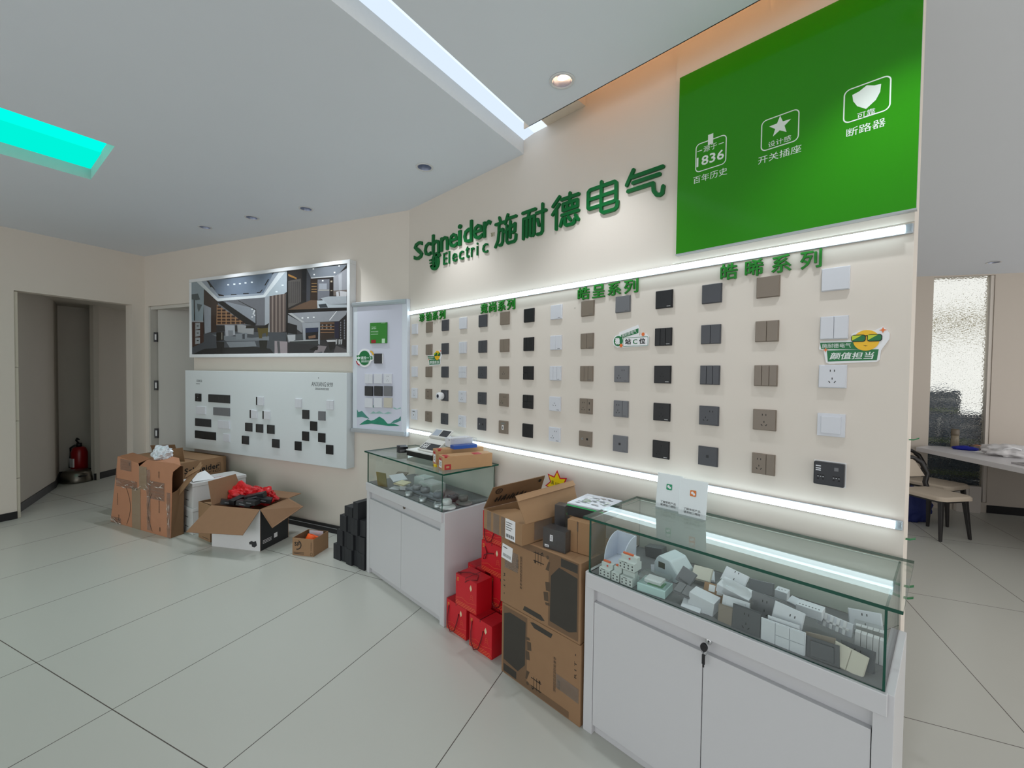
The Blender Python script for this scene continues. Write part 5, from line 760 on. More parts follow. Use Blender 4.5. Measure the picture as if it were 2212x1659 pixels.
part('tab', B().box(-.03, -.008, -.0126, -.012, .0, .024), WHITE, o); part('tab', B().box(.0, .02, -.0126, -.012, -.004, .02), WHITE, o)
lying('wbox', 'small_box', 'plain white box tilted against the front glass', 'box', 'w', t=.055)
lying('grey2', 'loose_switch', 'light grey two-gang switch tilted above a stack of white plates', 'switch', 'g', '2', t=.012)
o = lying('stack', 'mounting_plate', 'white mounting plate, top of the stack under the light grey switch', 'plate', 'w', w=.07, h=.036, t=.01)
lying('stack', 'mounting_plate', 'white mounting plate, bottom of the stack under the light grey switch', 'plate', 'w', w=.07, h=.036, t=.009, dy=.011, dx=.008, dz=-.004)
o = lying('tile7', 'loose_plate', 'slate grey plate in clear film standing on its corner', 'plate', 'g', 'p'); b = B(); b.text('Schneider', 0, -.02, .04, .009, -.0096); part('lettering', b, INK, o)
lying('light11', 'loose_plate', 'pale plate lying at the back, left of the wrapped pack', 'plate', 'b', 'p', h=.07, w=.075)
lying('light12', 'loose_plate', 'pale plate under the other pale plate at the back of the case', 'plate', 'w', 'p')
lying('plate4', 'loose_plate', 'white plate leaning behind the clear weatherproof box', 'plate', 'w', 'p', h=.06)
o = lying('box6', 'grey_module', 'dark grey module box at the back left of the right case', 'module', m=mat((92, 94, 96), .4), t=.05, dz=.028)
# weatherproof cover with quarter-round sides
o = thing('weatherproof_cover', 'white hinged cover with quarter-round sides standing open at the left end', 'socket cover', (-1.0, -.30, .704), R(0), RG)
part('base_box', B().box(-.045, .045, -.10, .0, 0, .045), mat((206, 210, 222), .35), o, bevel=.003)
b = B(); b.box(-.045, .05, .0, .005, .045, .15)
for xx in (-.045, .045):
    Mx = Matrix.Translation((xx, 0, .045)) @ Matrix.Rotation(R(-90), 4, 'Z'); b.X = Mx; b.poly([(0, 0)] + arc(0, 0, .1, .105, 0, 90, 8), 0, .004); b.X = None
part('lid', b, mat((206, 212, 226), .35), o)
# clear weatherproof box
o = thing('clear_socket_box', 'clear-lidded pale box with green label against the front glass', 'socket box', (-.805, -.405, .704), R(6), RG)
part('base_box', B().box(-.056, .056, -.043, .043, 0, .032), mat((186, 214, 212), .3), o, bevel=.003); part('clear_lid', B().box(-.056, .056, -.043, .043, .033, .062), ACRYL, o, bevel=.004)
part('green_label', B().box(-.02, .04, -.03, .02, .0325, .0332), GREEN, o); part('white_module', B().box(-.036, .03, -.02, .034, .0333, .046), WHITE, o, bevel=.002)
# white housing with a window
o = thing('switch_housing', 'white rounded switch housing with a small dark window, back left of the case', 'housing', (-.825, -.235, .704), R(-8), RG)
pr = [(q * .8, z * .85) for q, z in [(-.06, 0), (.075, 0), (.085, .045), (.04, .095), (-.03, .105), (-.048, .085), (-.06, .06)]]
part('shell', B().poly(pr, -.045, .07), mat((208, 218, 222), .3), o, bevel=.006); part('window', B().box(-.024, .006, -.0465, -.0452, .04, .064), mat((60, 66, 50), .1), o)
# circuit breakers
def breaker(x, y, z, poles, label, rz=0.0, btn=True):
    o = thing('circuit_breaker', label, 'circuit breaker', (x, y, z), rz, 'circuit breakers in the right glass case'); w = .018 * poles; bw = mat((206, 212, 210), .4)
    pr = [(0, 0), (.058, 0), (.058, .03), (.046, .03), (.046, .052), (.02, .052), (.02, .034), (0, .034)]
    b = B(); Mx = Matrix.Rotation(R(90), 4, 'Z'); b.X = Matrix.Translation((w, 0, 0)) @ Mx; b.poly(pr, 0, w); b.X = None; part('case', b, bw, o, bevel=.0008)
    b = B(); [b.box(i * .018 + .006, i * .018 + .012, -.0004, 0, .006 + .012 * j, .012 + .012 * j) for i in range(poles) for j in (0, 1)]; part('terminal_holes', b, mat((60, 62, 66), .5), o)
    part('toggle', B().box(.004, w * .7, .026, .036, .052, .059), mat((222, 96, 36), .35), o, bevel=.002)
    if btn: part('test_button', B().lathe([(.004, 0), (.004, -.002)], (w * .55, .0195, .042), 14, 'y'), mat((200, 60, 50), .4), o)
    b = B(); b.box(w * .2, w * .55, -.0004, 0, .0285, .0305); part('print', b, INK, o)
breaker(-1.035, -.452, .704, 3, 'leftmost circuit breaker, wide with orange toggle and red button, on the case floor')
breaker(-.974, -.452, .704, 2, 'narrow circuit breaker with orange toggle, second from the left end of the case', 0, False)
breaker(-.932, -.452, .704, 3, 'circuit breaker at the bottom of the pair, next to the clear-lidded box', 0, False)
breaker(-.945, -.446, .764, 4, 'wide circuit breaker stacked on top of the other breakers')

SG = 'loose goods in the left glass case'
lying('gold', 'brass_plate', 'olive brass plate sloping at the left end of the left case', 'plate', m=mat((140, 126, 78), .35, .5), h=.11, group=SG)
lying('gw', 'loose_plate', 'pale grey plate overlapping the olive brass plate', 'plate', 'w', 'p', group=SG)
lying('tanb', 'loose_plate', 'taupe plate at the back of the left case', 'plate', 't', 'p', group=SG, h=.07)
o = thing('white_module', 'flat white module standing behind the pale plates in the left case', 'module', (-2.815, -.255, .7045), R(6), SG); part('body', B().box(0, .115, 0, .10, 0, .07), mat((206, 216, 214), .4), o, bevel=.003); part('ridge', B().box(.01, .105, .01, .02, .0702, .075), WHITE, o)
o = thing('white_module', 'larger white module box right of the flat module in the left case', 'module', (-2.69, -.295, .7045), R(3), SG); part('body', B().box(0, .16, 0, .12, 0, .06), mat((212, 220, 217), .4), o, bevel=.003); part('top_cover', B().box(.008, .152, .008, .112, .0605, .064), WHITE, o)
o = lying('goldrim', 'brass_rimmed_socket', 'cream floor socket with brass rim on a pale block', 'floor socket', m=mat((214, 204, 170), .4), group=SG, w=.1, h=.08, dy=.03)
part('rim', B().box(-.05, .05, -.0095, -.008, -.04, -.036), mat((190, 160, 90), .25, .8), o)
lying('goldbase', 'socket_block', 'pale block under the brass-rimmed floor socket', 'block', 'w', t=.03, group=SG, dz=.03, dy=.04)
lying('flatw', 'loose_plate', 'white plate lying flat at the front left of the left case', 'plate', 'w', 'p', group=SG, dy=.03, w=.08)
o = thing('track_rail', 'long grey track rail box lying along the left case', 'track', (-2.70, -.398, .7045), R(1), SG); part('rail', B().box(0, .42, 0, .066, 0, .034), mat((104, 108, 118), .4), o, bevel=.003)
part('groove', B().box(.01, .41, -.0005, 0, .012, .02), BLACK, o)
def puck(x, y, z, r, h, c, label, name='round_dimmer', bm=None):
    o = thing(name, label, 'round fitting', (x, y, z), 0, SG); part('body', B().lathe([(r * .8, 0), (r, h * .2), (r, h * .7), (r * .86, h)], seg=28), mat(c, .35, .2), o, smooth=True); part('cap', B().lathe([(r * .6, h), (r * .56, h + .003)], seg=24), mat(tuple(int(v * .9) for v in c), .35), o, smooth=True)
GY = (128, 130, 134)
puck(-2.60, -.362, .739, .034, .03, GY, 'grey round fitting at the left of the track rail'); puck(-2.50, -.362, .739, .033, .032, (110, 112, 118), 'dark round fitting, second along the track rail')
puck(-2.44, -.285, .7045, .036, .045, (150, 150, 150), 'grey round fitting behind the track rail'); puck(-2.345, -.362, .739, .036, .03, (112, 116, 126), 'slate round fitting at the right of the track rail')
puck(-2.315, -.27, .7045, .038, .04, (100, 102, 106), 'dark round fitting behind the corner of the left case')
def two(x, y, r, c, label):
    o = thing('track_spotlight', label, 'spotlight', (x, y, .704), 0, SG); part('base', B().lathe([(r * 1.5, 0), (r * 1.55, .006), (r * 1.5, .012)], seg=32, sx=1.25), mat(c, .4), o, smooth=True); part('head', B().lathe([(r * .8, .012), (r, .022), (r, .038), (r * .8, .048)], (-.02, .012, 0), 28), mat(c, .3, .2), o, smooth=True)
two(-2.212, -.255, .032, (120, 116, 114), 'dark grey round spotlight on an oval base'); two(-2.215, -.385, .032, (216, 220, 220), 'white round spotlight on an oval base at the corner')
for x, lab in ((-2.60, 'leftmost of three chrome rings along the front glass'), (-2.425, 'middle one of three chrome rings along the front glass'), (-2.255, 'rightmost of three chrome rings along the front glass')):
    o = thing('chrome_ring', lab, 'ring fitting', (x, -.430, .7045), 0, SG); part('shell', B().lathe([(.025, 0), (.026, .003), (.026, .026), (.022, .028), (.019, .026)], seg=28), SILVER, o, smooth=True); part('clip', B().box(-.028, -.0245, -.006, .006, .004, .034), CHROME, o, bevel=.001)

# ------------------------------------------------------------- on the left counter
GT = .9447
o = thing('small_black_box', 'small black carton lying on the glass top left of the card terminal', 'box', (-2.895, -.30, GT), R(68)); part('carton', B().box(-.035, .035, -.0, .10, 0, .045), mat((20, 20, 22), .25), o, bevel=.001); b = B(); b.box(-.025, .02, -.0006, -.0001, .02, .024); b.box(-.025, .01, -.0006, -.0001, .012, .015); part('print', b, mat((120, 120, 122), .5), o)
o = thing('upright_card', 'thin dark card standing beside the small black carton', 'card', (-2.935, -.318, GT), R(60)); part('card', B().box(-.012, .012, 0, .003, 0, .05), mat((60, 62, 64), .3), o)
o = thing('card_terminal', 'white and black payment terminal with keypad and tilted screen', 'payment terminal', (-2.80, -.33, GT), R(4))
part('base', B().box(0, .30, 0, .17, 0, .036), mat((18, 18, 20), .3), o, bevel=.003); part('top_cover', B().box(-.002, .302, -.002, .172, .0365, .046), mat((224, 224, 220), .35), o, bevel=.002)
M = Matrix.Translation((.10, .03, .047)) @ Matrix.Rotation(R(32), 4, 'X'); b = B(); b.X = M; b.box(0, .2, 0, .13, 0, .012); part('keypad_panel', b, mat((216, 214, 208), .35), o)
b = B(); b.X = M; b.box(.012, .19, .012, .075, .0122, .0135); part('key_field', b, mat((26, 26, 30), .3), o); 
b = B(); b.X = M; b.box(.022, .082, .018, .068, .0137, .015); part('key_block', b, mat((226, 226, 226), .4), o); b = B(); b.X = M; [b.box(.026 + i * .019, .038 + i * .019, .022 + j * .017, .03 + j * .017, .0152, .0162) for i in range(3) for j in range(3)]; part('keys', b, INK, o)
b = B(); b.X = M; b.box(0, .2, .13, .14, -.05, .03); part('screen_back', b, mat((214, 212, 206), .4), o, bevel=.003)
M2 = Matrix.Translation((.10, .135, .13)) @ Matrix.Rotation(R(40), 4, 'X'); b = B(); b.X = M2; b.box(0, .2, 0, .085, 0, .012); part('screen_panel', b, mat((216, 214, 208), .35), o, bevel=.002); b = B(); b.X = M2; b.box(.02, .09, .015, .072, .0122, .0132); part('screen', b, mat((170, 178, 190), .12), o); b = B(); b.X = M2; b.box(.1, .19, .015, .072, .0122, .0132); part('dark_window', b, mat((50, 50, 54), .2), o)
def longbox(x, y, rz, L_, w, h, label, z=GT):
    o = thing('long_carton', label, 'carton', (x, y, z), rz, 'long lamp cartons on the left counter'); kr = mat((186, 146, 104), .7, var=.05, scale=25)
    part('carton', B().box(0, w, 0, L_, 0, h), kr, o, bevel=.0015)
    part('end_label', B().box(w * .22, w * .8, -.0008, -.0002, h * .08, h * .85), PAPER, o); b = B(); b.box(w * .22, w * .8, -.0014, -.0009, h * .68, h * .85); b.box(w * .22, w * .8, -.0014, -.0009, h * .08, h * .13); part('red_band', b, mat((190, 36, 40), .5), o)
    b = B(); [b.box(w * .3, w * .7, -.0014, -.0009, h * (.3 + i * .1), h * (.33 + i * .1)) for i in range(3)]; part('print', b, INK, o)
    b = B(); Mx = Matrix.Translation((w + .0004, 0, 0)) @ Matrix.Rotation(R(90), 4, 'Z'); b.X = Mx
    for q in (.012, ): ring(b, q, q + h * .5, h * .02, h * .42, .004, .011, 0)
    b.box(.012, .03, -.0004, 0, h * .9, h); b.X = None; b.box(w * .3, w, .012, .045, h, h + .0004); b.box(w * .3, w, L_ * .62, L_ * .78, h, h + .0004); part('red_marks', b, mat((178, 40, 44), .5), o)
longbox(-2.445, -.34, R(-17), .34, .074, .100, 'long brown lamp carton next to the card terminal, with red and white end label')
longbox(-2.295, -.40, R(-17), .34, .088, .086, 'long brown lamp carton nearest the counter corner, red ring mark on its side')
o = thing('yellow_tag', 'small yellow and black tag under the end of the lamp cartons', 'tag', (-2.35, -.40, GT), R(-10)); part('tag', B().box(0, .034, 0, .012, 0, .016), mat((232, 196, 20), .4), o, bevel=.002); part('clip', B().box(-.006, 0, 0, .012, 0, .012), INK, o)
o = thing('blister_box', 'clear blister box with white end and blue band on the lamp cartons', 'box', (-2.455, -.235, GT + .1012), R(-12))
part('inner_card', B().box(0, .09, .002, .17, .003, .062), mat((222, 224, 230), .4), o, bevel=.001); part('clear_sleeve', B().box(.0905, .15, .002, .17, .003, .066), FILM, o); part('blue_band', B().box(.0905, .152, -.0, .172, 0, .022), mat((20, 80, 170), .35), o); b = B(); [b.box(.06 + i * .01, .064 + i * .01, .0012, .0018, .048, .056) for i in range(2)]; part('print', b, INK, o)

# ------------------------------------------------------------- acrylic stands on the right counter
for x0, lean, cc, l1_, lab in ((-.956, 0, (10, 150, 100), '了解智能产品', 'acrylic card stand with green emblem, left of the pair on the right counter'), (-.836, 0, (214, 116, 30), '了解传统产品', 'acrylic card stand with orange emblem, right of the pair on the right counter')):
    o = thing('card_stand', lab, 'card stand', (x0, -.115 if cc[0] < 50 else -.14, GT), 0, 'acrylic card stands on the right counter')
    Mt = Matrix.Rotation(R(-7), 4, 'X'); b = B(); b.X = Mt; b.box(0, .118, 0, .0025, 0, .158); part('card', b, mat((236, 240, 240), .3), o)
    b = B(); b.X = Mt; b.box(-.001, .119, -.0022, -.0004, -.0, .16); b.X = None; b.box(-.001, .119, -.03, .03, 0, .002); part('acrylic_sleeve', b, ACRYL, o)
    b = B(); b.X = Mt; b.poly(rrect(.046, .072, .088, .114, .004), -.0028, -.0023); part('emblem', b, mat(cc, .4), o); b = B(); b.X = Mt; b.lathe([(.006, 0), (.006, -.0005)], (.056, -.0029, .103), 16, 'y'); b.lathe([(.005, 0), (.005, -.0005)], (.063, -.0029, .098), 16, 'y'); part('emblem_bubbles', b, PAPER, o)
    b = B(); b.X = Mt; b.text(l1_, .059, .03, .072, .0105, -.0026); b.text('请添加二维码', .059, .0165, .072, .0105, -.0026); part('lettering', b, INK, o)
# ============================================================= CARTONS BETWEEN THE COUNTERS
def sheet(b, p, t=.004, mi=0):
    p = [Vector(q) for q in p]; n = (p[1] - p[0]).cross(p[2] - p[0]).normalized() * t
    return b.hexa([tuple(q - n) for q in p] + [tuple(q) for q in p], mi)
def strap(b, x0, x1, y, z0, z1, n=5, amp=.0012, mi=0):
    for i in range(n):
        a0, a1 = z0 + (z1 - z0) * i / n, z0 + (z1 - z0) * (i + 1) / n; s = amp * (1 if i % 2 else .3)
        b.quad((x0, y - amp * .2, a0), (x1, y - s, a0), (x1, y - amp * .2, a1), (x0, y - s, a1), mi=mi)
def monitor_carton(z, w, h, flip, label, x, wl):
    o = thing('monitor_carton', label, 'carton', (x, -.465, z), 0, 'stacked monitor cartons')
    part('carton', B().box(0, w, 0, .34, 0, h), mat((150, 116, 84), .7, var=.05, scale=18), o, bevel=.003)
    X = (lambda u: (1 - u) * w) if flip else (lambda u: u * w); Z = (lambda v: (1 - v) * h) if flip else (lambda v: v * h)
    def Pp(b, *q, y=-.0006, mi=0): b.poly([(X(u), Z(v)) for u, v in q], y, y, mi)
    b = B(); Pp(b, (.64, .03), (.98, .03), (.98, .985), (.64, .985), y=-.0004); Pp(b, (.12, .90), (.64, .90), (.64, .985), (.12, .985), y=-.0004); part('print_shade', b, mat((116, 90, 66), .7), o)
    b = B(); Pp(b, (.66, .10), (.88, .085), (.965, .14), (.965, .80), (.76, .84), (.665, .69)); Pp(b, (.78, .865), (.965, .86), (.965, .965), (.78, .97)); Pp(b, (.32, .05), (.56, .04), (.60, .06), (.55, .11), (.34, .115)); part('print_dark', b, mat((56, 52, 46), .5, var=.08, scale=12), o)
    b = B(); [Pp(b, (.61 + dx, a), (.66 + dx, a + .01), (.655 + dx, c), (.6 + dx, c - .02), mi=0) for dx, a, c in ((0, .47, .60), (-.02, .33, .46), (.0, .28, .33))]; Pp(b, (.60, .74), (.635, .86), (.655, .86), (.64, .74)); b2 = [b.poly([(X(.625) + .009 * math.cos(R(30 * k)), Z(.91) + .009 * math.sin(R(30 * k))) for k in range(12)], -.0006, -.0006)]
    part('print_figures', b, mat((84, 68, 52), .6), o)
    b = B(); sg = -1 if flip else 1
    Mr = Matrix.Translation((X(.265), 0, Z(.55))) @ Matrix.Rotation(R(90 if not flip else -90), 4, 'Y'); b.glyphs(10, 0, .012, .165, .013, -.0006, M=Mr); b.glyphs(3, -.035, -.014, .05, .013, -.0006, M=Mr, seed=2)
    Mr = Matrix.Translation((X(.055), 0, Z(.28))) @ Matrix.Rotation(R(90 if not flip else -90), 4, 'Y'); b.text('R I T  •', 0, 0, .11, .012, -.0006, M=Mr)
    for k in range(3): Pp(b, (.47 + k * .035, .76), (.475 + k * .035, .76), (.475 + k * .035, .93), (.47 + k * .035, .93))
    for v in (.79, .9): Pp(b, (.445, v), (.455, v + .015), (.58, v + .01), (.58, v))
    Pp(b, (.455, .77), (.47, .80), (.485, .77)); Pp(b, (.54, .92), (.56, .95), (.575, .92))
    part('print_text', b, mat((44, 36, 30), .6), o)
    if wl:
        Mr = Matrix.Translation((X(.09), 0, Z(.74))) @ Matrix.Rotation(R(6), 4, 'Y'); b = B(); b.X = Mr; b.box(-.038, .038, -.0012, -.0002, -.038, .038, 0); [b.box(-.028 + i * .005, -.0262 + i * .005, -.0016, -.0012, -.026, -.010, 1) for i in range(12)]; b.box(-.03, .0, -.0016, -.0012, .02, .024, 1); part('shipping_label', b, [PAPER, INK], o)
        b = B(); b.quad((.03, -.0007, h * .52), (.125, -.0007, h * .52), (.125, -.0007, h * .78), (.03, -.0007, h * .78)); part('tape', b, TAPE, o)
    else:
        b = B(); b.quad((w * .73, -.0009, h * .30), (w * .985, -.0012, h * .28), (w * .985, -.0009, h * .46), (w * .73, -.0011, h * .48)); part('tape', b, TAPE, o)
    b = B(); b.box(-.0006, w + .0006, .15, .19, h, h + .0006); part('seal_tape', b, mat((140, 108, 76), .3), o)
monitor_carton(0, .505, .364, True, 'lower of two large brown monitor cartons, printed upside down, on the floor', -1.617, False)
monitor_carton(.3655, .512, .362, False, 'upper of two large brown monitor cartons, with white shipping label', -1.630, True)
CT_ = .7285
o = thing('torn_carton', 'open torn brown carton with standing flaps and a shipping label on the monitor cartons', 'carton', (-1.733, -.497, CT_), R(-5))
b = B(); w, d, h, th = .31, .40, .105, .004
b.box(0, w, 0, th, 0, h); b.box(0, th, th, d - th, 0, h); b.box(w - th, w, th, d - th, 0, h); b.box(0, w, d - th, d, 0, h); b.box(0, w, 0, d, 0, .004); part('carton', b, mat((158, 124, 90), .7, var=.06, scale=18), o, bevel=.0015)
b = B(); sheet(b, [(0, .0, h), (.0, d, h), (.05, d + .0, h + .13), (.055, .02, h + .12)], .004); part('flap', b, KRAFT2, o)
b = B(); sheet(b, [(w, .02, h - .002), (w, d, h - .002), (w - .055, d + .01, h + .14), (w - .04, -.01, h + .13)][::-1], .005); sheet(b, [(w - .04, -.0105, h + .131), (w - .055, d + .0095, h + .141), (w - .035, d + .01, h + .118), (w - .02, -.01, h + .108)], .003); part('flap', b, mat((160, 126, 92), .7, var=.06, scale=18), o)
b = B(); sheet(b, [(.004, .004, h - .012), (w - .004, .004, h - .006), (w * .93, .15, h - .002), (.06, .17, h - .016)], .004); part('flap', b, mat((166, 130, 94), .7, var=.06, scale=18), o)
b = B(); b.box(.185, .262, -.0014, -.0004, .004, h + .0, 0); [b.box(.192 + i * .0052, .194 + i * .0052 + (i % 3) * .0008, -.0018, -.0014, .014, .03, 1) for i in range(12)]; [b.box(.192, .23 + .01 * (i % 2), -.0018, -.0014, .05 + i * .012, .053 + i * .012, 1) for i in range(4)]; part('shipping_label', b, [PAPER, INK], o)
for x, wd in ((.03, .035), (.085, .05), (.15, .03)): b = B(); strap(b, x, x + wd, -.0006, .002, h, 4); part('clear_tape', b, TAPE, o)
b = B(); b.X = Matrix.Translation((w + .0006, 0, 0)) @ Matrix.Rotation(R(90), 4, 'Z'); strap(b, .08, .2, -.0002, .01, .1, 3); b.X = None; part('clear_tape', b, TAPE, o)
fn = Vector((.05, 0, .125)).normalized(); b = B(); Mf = Matrix(((0, 1, 0, .0045 + .012), (1, 0, 0, 0), (0, 0, 1, 0), (0, 0, 0, 1)))
def onflap(u, v): return Vector((.0 + .053 * v + .004, u * d, h + .125 * v - .0002))
b = B(); Mt_ = Matrix.Identity(4); [b.quad(*[tuple(onflap(*q)) for q in ((.14 + i * .05, .22), (.165 + i * .05, .22), (.185 + i * .05 + .012 * (i % 3), .44 + .06 * (i % 2)), (.16 + i * .05 + .012 * (i % 3), .44 + .06 * (i % 2)))]) for i in range(11)]; b.quad(*[tuple(onflap(*q)) for q in ((.13, .30), (.66, .30), (.66, .33), (.13, .33))]); b.add([tuple(onflap(.17 + .06 * math.cos(R(20 * k)) * (1 if q == 0 else .8), .74 + .13 * math.sin(R(20 * k)) * (1 if q == 0 else .8))) for q in (0, 1) for k in range(18)], [(k, (k + 1) % 18, (k + 1) % 18 + 18, k + 18) for k in range(18)]); v_, f_, a_ = text_geo('UE5'); b.add([tuple(onflap(.17 - p[0] * .1, .74 + p[1] * .16)) for p in v_], f_); b.add([tuple(onflap(.9 + .03 * math.cos(R(30 * k)), .86 + .08 * math.sin(R(30 * k)))) for k in range(12)], [tuple(range(12))]); part('print', b, INK, o)
o = thing('burst_price_tag', 'yellow star-burst price card with red edge behind the torn carton', 'price card', (-1.60, -.052, CT_ + .0))
pts = []
for k in range(14): a = R(90 - k * 360 / 14); r_ = .088 if k % 2 == 0 else .052; pts.append((r_ * 1.05 * math.cos(a), .18 + r_ * math.sin(a)))
b = B(); b.poly(pts, -.001, .001); part('red_card', b, mat((196, 24, 40), .4), o); b = B(); b.poly([(x * .84, .18 + (z - .18) * .84) for x, z in pts], -.0016, -.0011); part('yellow_face', b, mat((244, 214, 10), .4), o)
b = B(); b.text('满', -.035, .19, .022, .024, -.002); b.text('5000元', .016, .185, .06, .024, -.002, sh=.2); part('lettering', b, INK, o); part('stick', B().box(-.004, .004, .001, .004, 0, .14), PAPER, o)
def sealed(x, y, z, rz, w, d, h, label, lab=True):
    o = thing('sealed_black_box', label, 'box', (x, y, z), rz, 'shrink-wrapped black boxes'); part('carton', B().box(0, w, 0, d, 0, h), mat((44, 44, 48), .3, var=.1, scale=20), o, bevel=.001)
    part('shrink_film', B().box(-.0008, w + .0008, -.0008, d + .0008, -.0004 + .0008, h + .0008), FILM, o)
    if lab:
        part('sticker', B().box(w * .32, w * .45, -.002, -.0014, h * .42, h * .72), PAPER, o); part('sticker', B().box(w * .09, w * .27, -.002, -.0014, h * .08, h * .2), PAPER, o); b = B(); [b.box(w * .34, w * .43, -.0025, -.002, h * (.47 + i * .06), h * (.49 + i * .06)) for i in range(4)]; [b.box(w * .11 + i * .003, w * .11 + i * .003 + .0014, -.0025, -.002, h * .1, h * .16) for i in range(6)]; part('barcode', b, INK, o)
sealed(-1.352, -.452, CT_, R(7), .124, .062, .097, 'black shrink-wrapped box at the front with a white barcode sticker')
sealed(-1.395, -.372, CT_, R(4), .13, .10, .072, 'low black shrink-wrapped box lying behind the front one', False)
sealed(-1.372, -.345, CT_ + .0735, R(14), .056, .056, .104, 'upright black shrink-wrapped box with pale top, standing on the low black box', False)
o = thing('brown_carton', 'plain brown carton with a vertical seam, against the right glass counter', 'carton', (-1.252, -.395, CT_), R(8)); part('carton', B().box(0, .122, 0, .16, 0, .148), mat((158, 122, 86), .7, var=.05, scale=20), o, bevel=.002); b = B(); b.box(.054, .0555, -.0006, -.0001, 0, .148); part('seam', b, mat((70, 50, 36), .8), o); b = B(); b.quad((.05, -.001, .10), (.0585, -.001, .10), (.0585, -.001, .145), (.05, -.0012, .145)); part('tape', b, TAPE, o)
o = thing('picture_box', 'flat black box with a photo printed lid on the plain brown carton', 'box', (-1.288, -.352, CT_ + .1492), R(7)); part('tray', B().box(0, .19, 0, .20, 0, .052), mat((20, 20, 22), .4), o, bevel=.0015); part('lid', B().box(-.001, .191, -.001, .201, .0525, .060), mat((196, 198, 206), .25, var=.05, scale=60), o, bevel=.001)
b = B(); rnd = random.Random(3)
for i in range(46):
    x, y = rnd.uniform(.03, .165), rnd.uniform(.03, .17); s_ = rnd.uniform(.004, .016); a = rnd.uniform(0, 6.3); n = rnd.choice((4, 5, 6)); zz = .0603 + i * .00001
    b.add([(x + s_ * math.cos(a + 6.283 * k / n) * 1.3, y + s_ * .7 * math.sin(a + 6.283 * k / n), zz) for k in range(n)], [tuple(range(n))], rnd.choice((0, 0, 1, 2, 3)))
part('photo', b, [mat((52, 54, 60), .3), mat((226, 226, 230), .3), mat((110, 136, 84), .3), mat((150, 140, 140), .3)], o)
b = B(); b.box(-.0015, .1915, -.0016, -.001, .046, .052); b.box(-.0016, -.001, -.001, .2, .0, .008); part('green_edge', b, mat((60, 190, 110), .3), o)

# red gift boxes with cord handles
RED = mat((204, 16, 34), .5, var=.04, scale=10); RED2 = mat((178, 12, 28), .5); GOLD = mat((224, 104, 60), .5); CORD = mat((110, 12, 22), .6)
def gift(x, y, z, rz, label, hang=1, w=.188, d=.118, h=.182, vis=True):
    o = thing('gift_box', label, 'gift box', (x, y, z), R(rz), 'red gift boxes with cord handles'); part('carton', B().box(0, w, 0, d, 0, h), RED, o, bevel=.0012)
    b = B(); b.box(.0, w, .0, d, h + .0002, h + .0012); part('lid', b, RED2, o)
    b = B(); b.box(w * .48, w * .50, -.0004, d + .0004, h - .012, h + .0016); part('lid_slit', b, BLACK, o)
    b = B()
    for r_ in range(3):
        for i in range(9):
            cx = w * (i + (.5 if r_ % 2 else 0)) / 9; pz = .002 + r_ * .009
            ar = arc(cx, pz, w / 18, .011, 0, 180, 6); ai = arc(cx, pz, w / 24, .008, 180, 0, 6); b.poly([(max(0, min(w, q[0])), q[1]) for q in ar + ai], -.0004 - r_ * .0001, -.0004 - r_ * .0001)
    b.poly([(0, .04), (w * .3, .058), (w * .6, .045), (w, .062), (w, .0605), (w * .6, .043), (w * .3, .056), (0, .038)], -.0005, -.0005)
    for q in (0, 1, 2): ar = arc(w * .78, .06 + q * .012, .018 - q * .003, .02, 20, 160, 8); ai = arc(w * .78, .06 + q * .012, .0165 - q * .003, .0185, 160, 20, 8); b.poly(ar + ai, -.0006 - q * .0001, -.0006 - q * .0001)
    part('pattern', b, GOLD, o)
    b = B(); [b.box(.012, .028, -.0006, -.0001, h - .022 - i * .008, h - .0185 - i * .008) for i in range(3)]; part('print', b, mat((220, 160, 70), .4), o)
    b = B(); b.poly([(w * .70, h - .052), (w * .735, h - .062), (w * .77, h - .052), (w * .785, h - .046 + .0), (w * .77, h - .036), (w * .735, h - .024), (w * .70, h - .036), (w * .685, h - .044)], -.0008, -.0004); part('emblem', b, mat((226, 208, 170), .4), o)
    if hang == 1: p = [(w * .14, -.002, h - .03), (w * .13, -.010, h - .09), (w * .16, -.013, h - .145), (w * .30, -.016, h - .175), (w * .48, -.013, h - .16), (w * .60, -.010, h - .10), (w * .64, -.002, h - .05)]
    elif hang == 2: p = [(w * .2, d * .1, h + .004), (w * .1, d * .0, h + .012), (w * .35, d * .45, h + .009), (w * .7, d * .55, h + .01), (w * .88, d * .2, h + .006), (w * .6, -.004, h - .004), (w * .5, -.006, h - .02)]
    else: p = [(w * .18, -.002, h - .03), (w * .3, -.006, h - .06), (w * .24, -.010, h - .10), (w * .16, -.010, h - .105), (w * .18, -.008, h - .08), (w * .36, -.006, h - .062), (w * .6, -.004, h - .052)]
    part('handle', b if False else B().tube(p, .003, 6), CORD, o, smooth=True)
    return o
gift(-1.900, -.452, 0, 1, 'red gift box on the floor at the right, touching the lower monitor carton')
gift(-2.128, -.446, 0, 1, 'red gift box on the floor at the left, beside the left counter')
gift(-2.040, -.445, .1835, 1, 'red gift box set across the two front floor boxes, cord lying on its lid', 2)
gift(-2.11, -.315, 0, 0, 'red gift box on the floor behind, by the left counter side', 3)
gift(-2.10, -.305, .1835, 0, 'red gift box behind the front middle one, only its lid showing', 3, w=.16)
gift(-1.895, -.31, 0, 0, 'red gift box on the floor behind, by the monitor carton', 3)
gift(-1.892, -.305, .1835, 0, 'red gift box under the third layer, close to the monitor carton', 1)
gift(-1.972, -.305, .367, 0, 'red gift box of the third layer, with looped cord and round emblem', 3)
gift(-1.968, -.30, .5505, 0, 'topmost red gift box, directly under the torn carton', 1, h=.176)

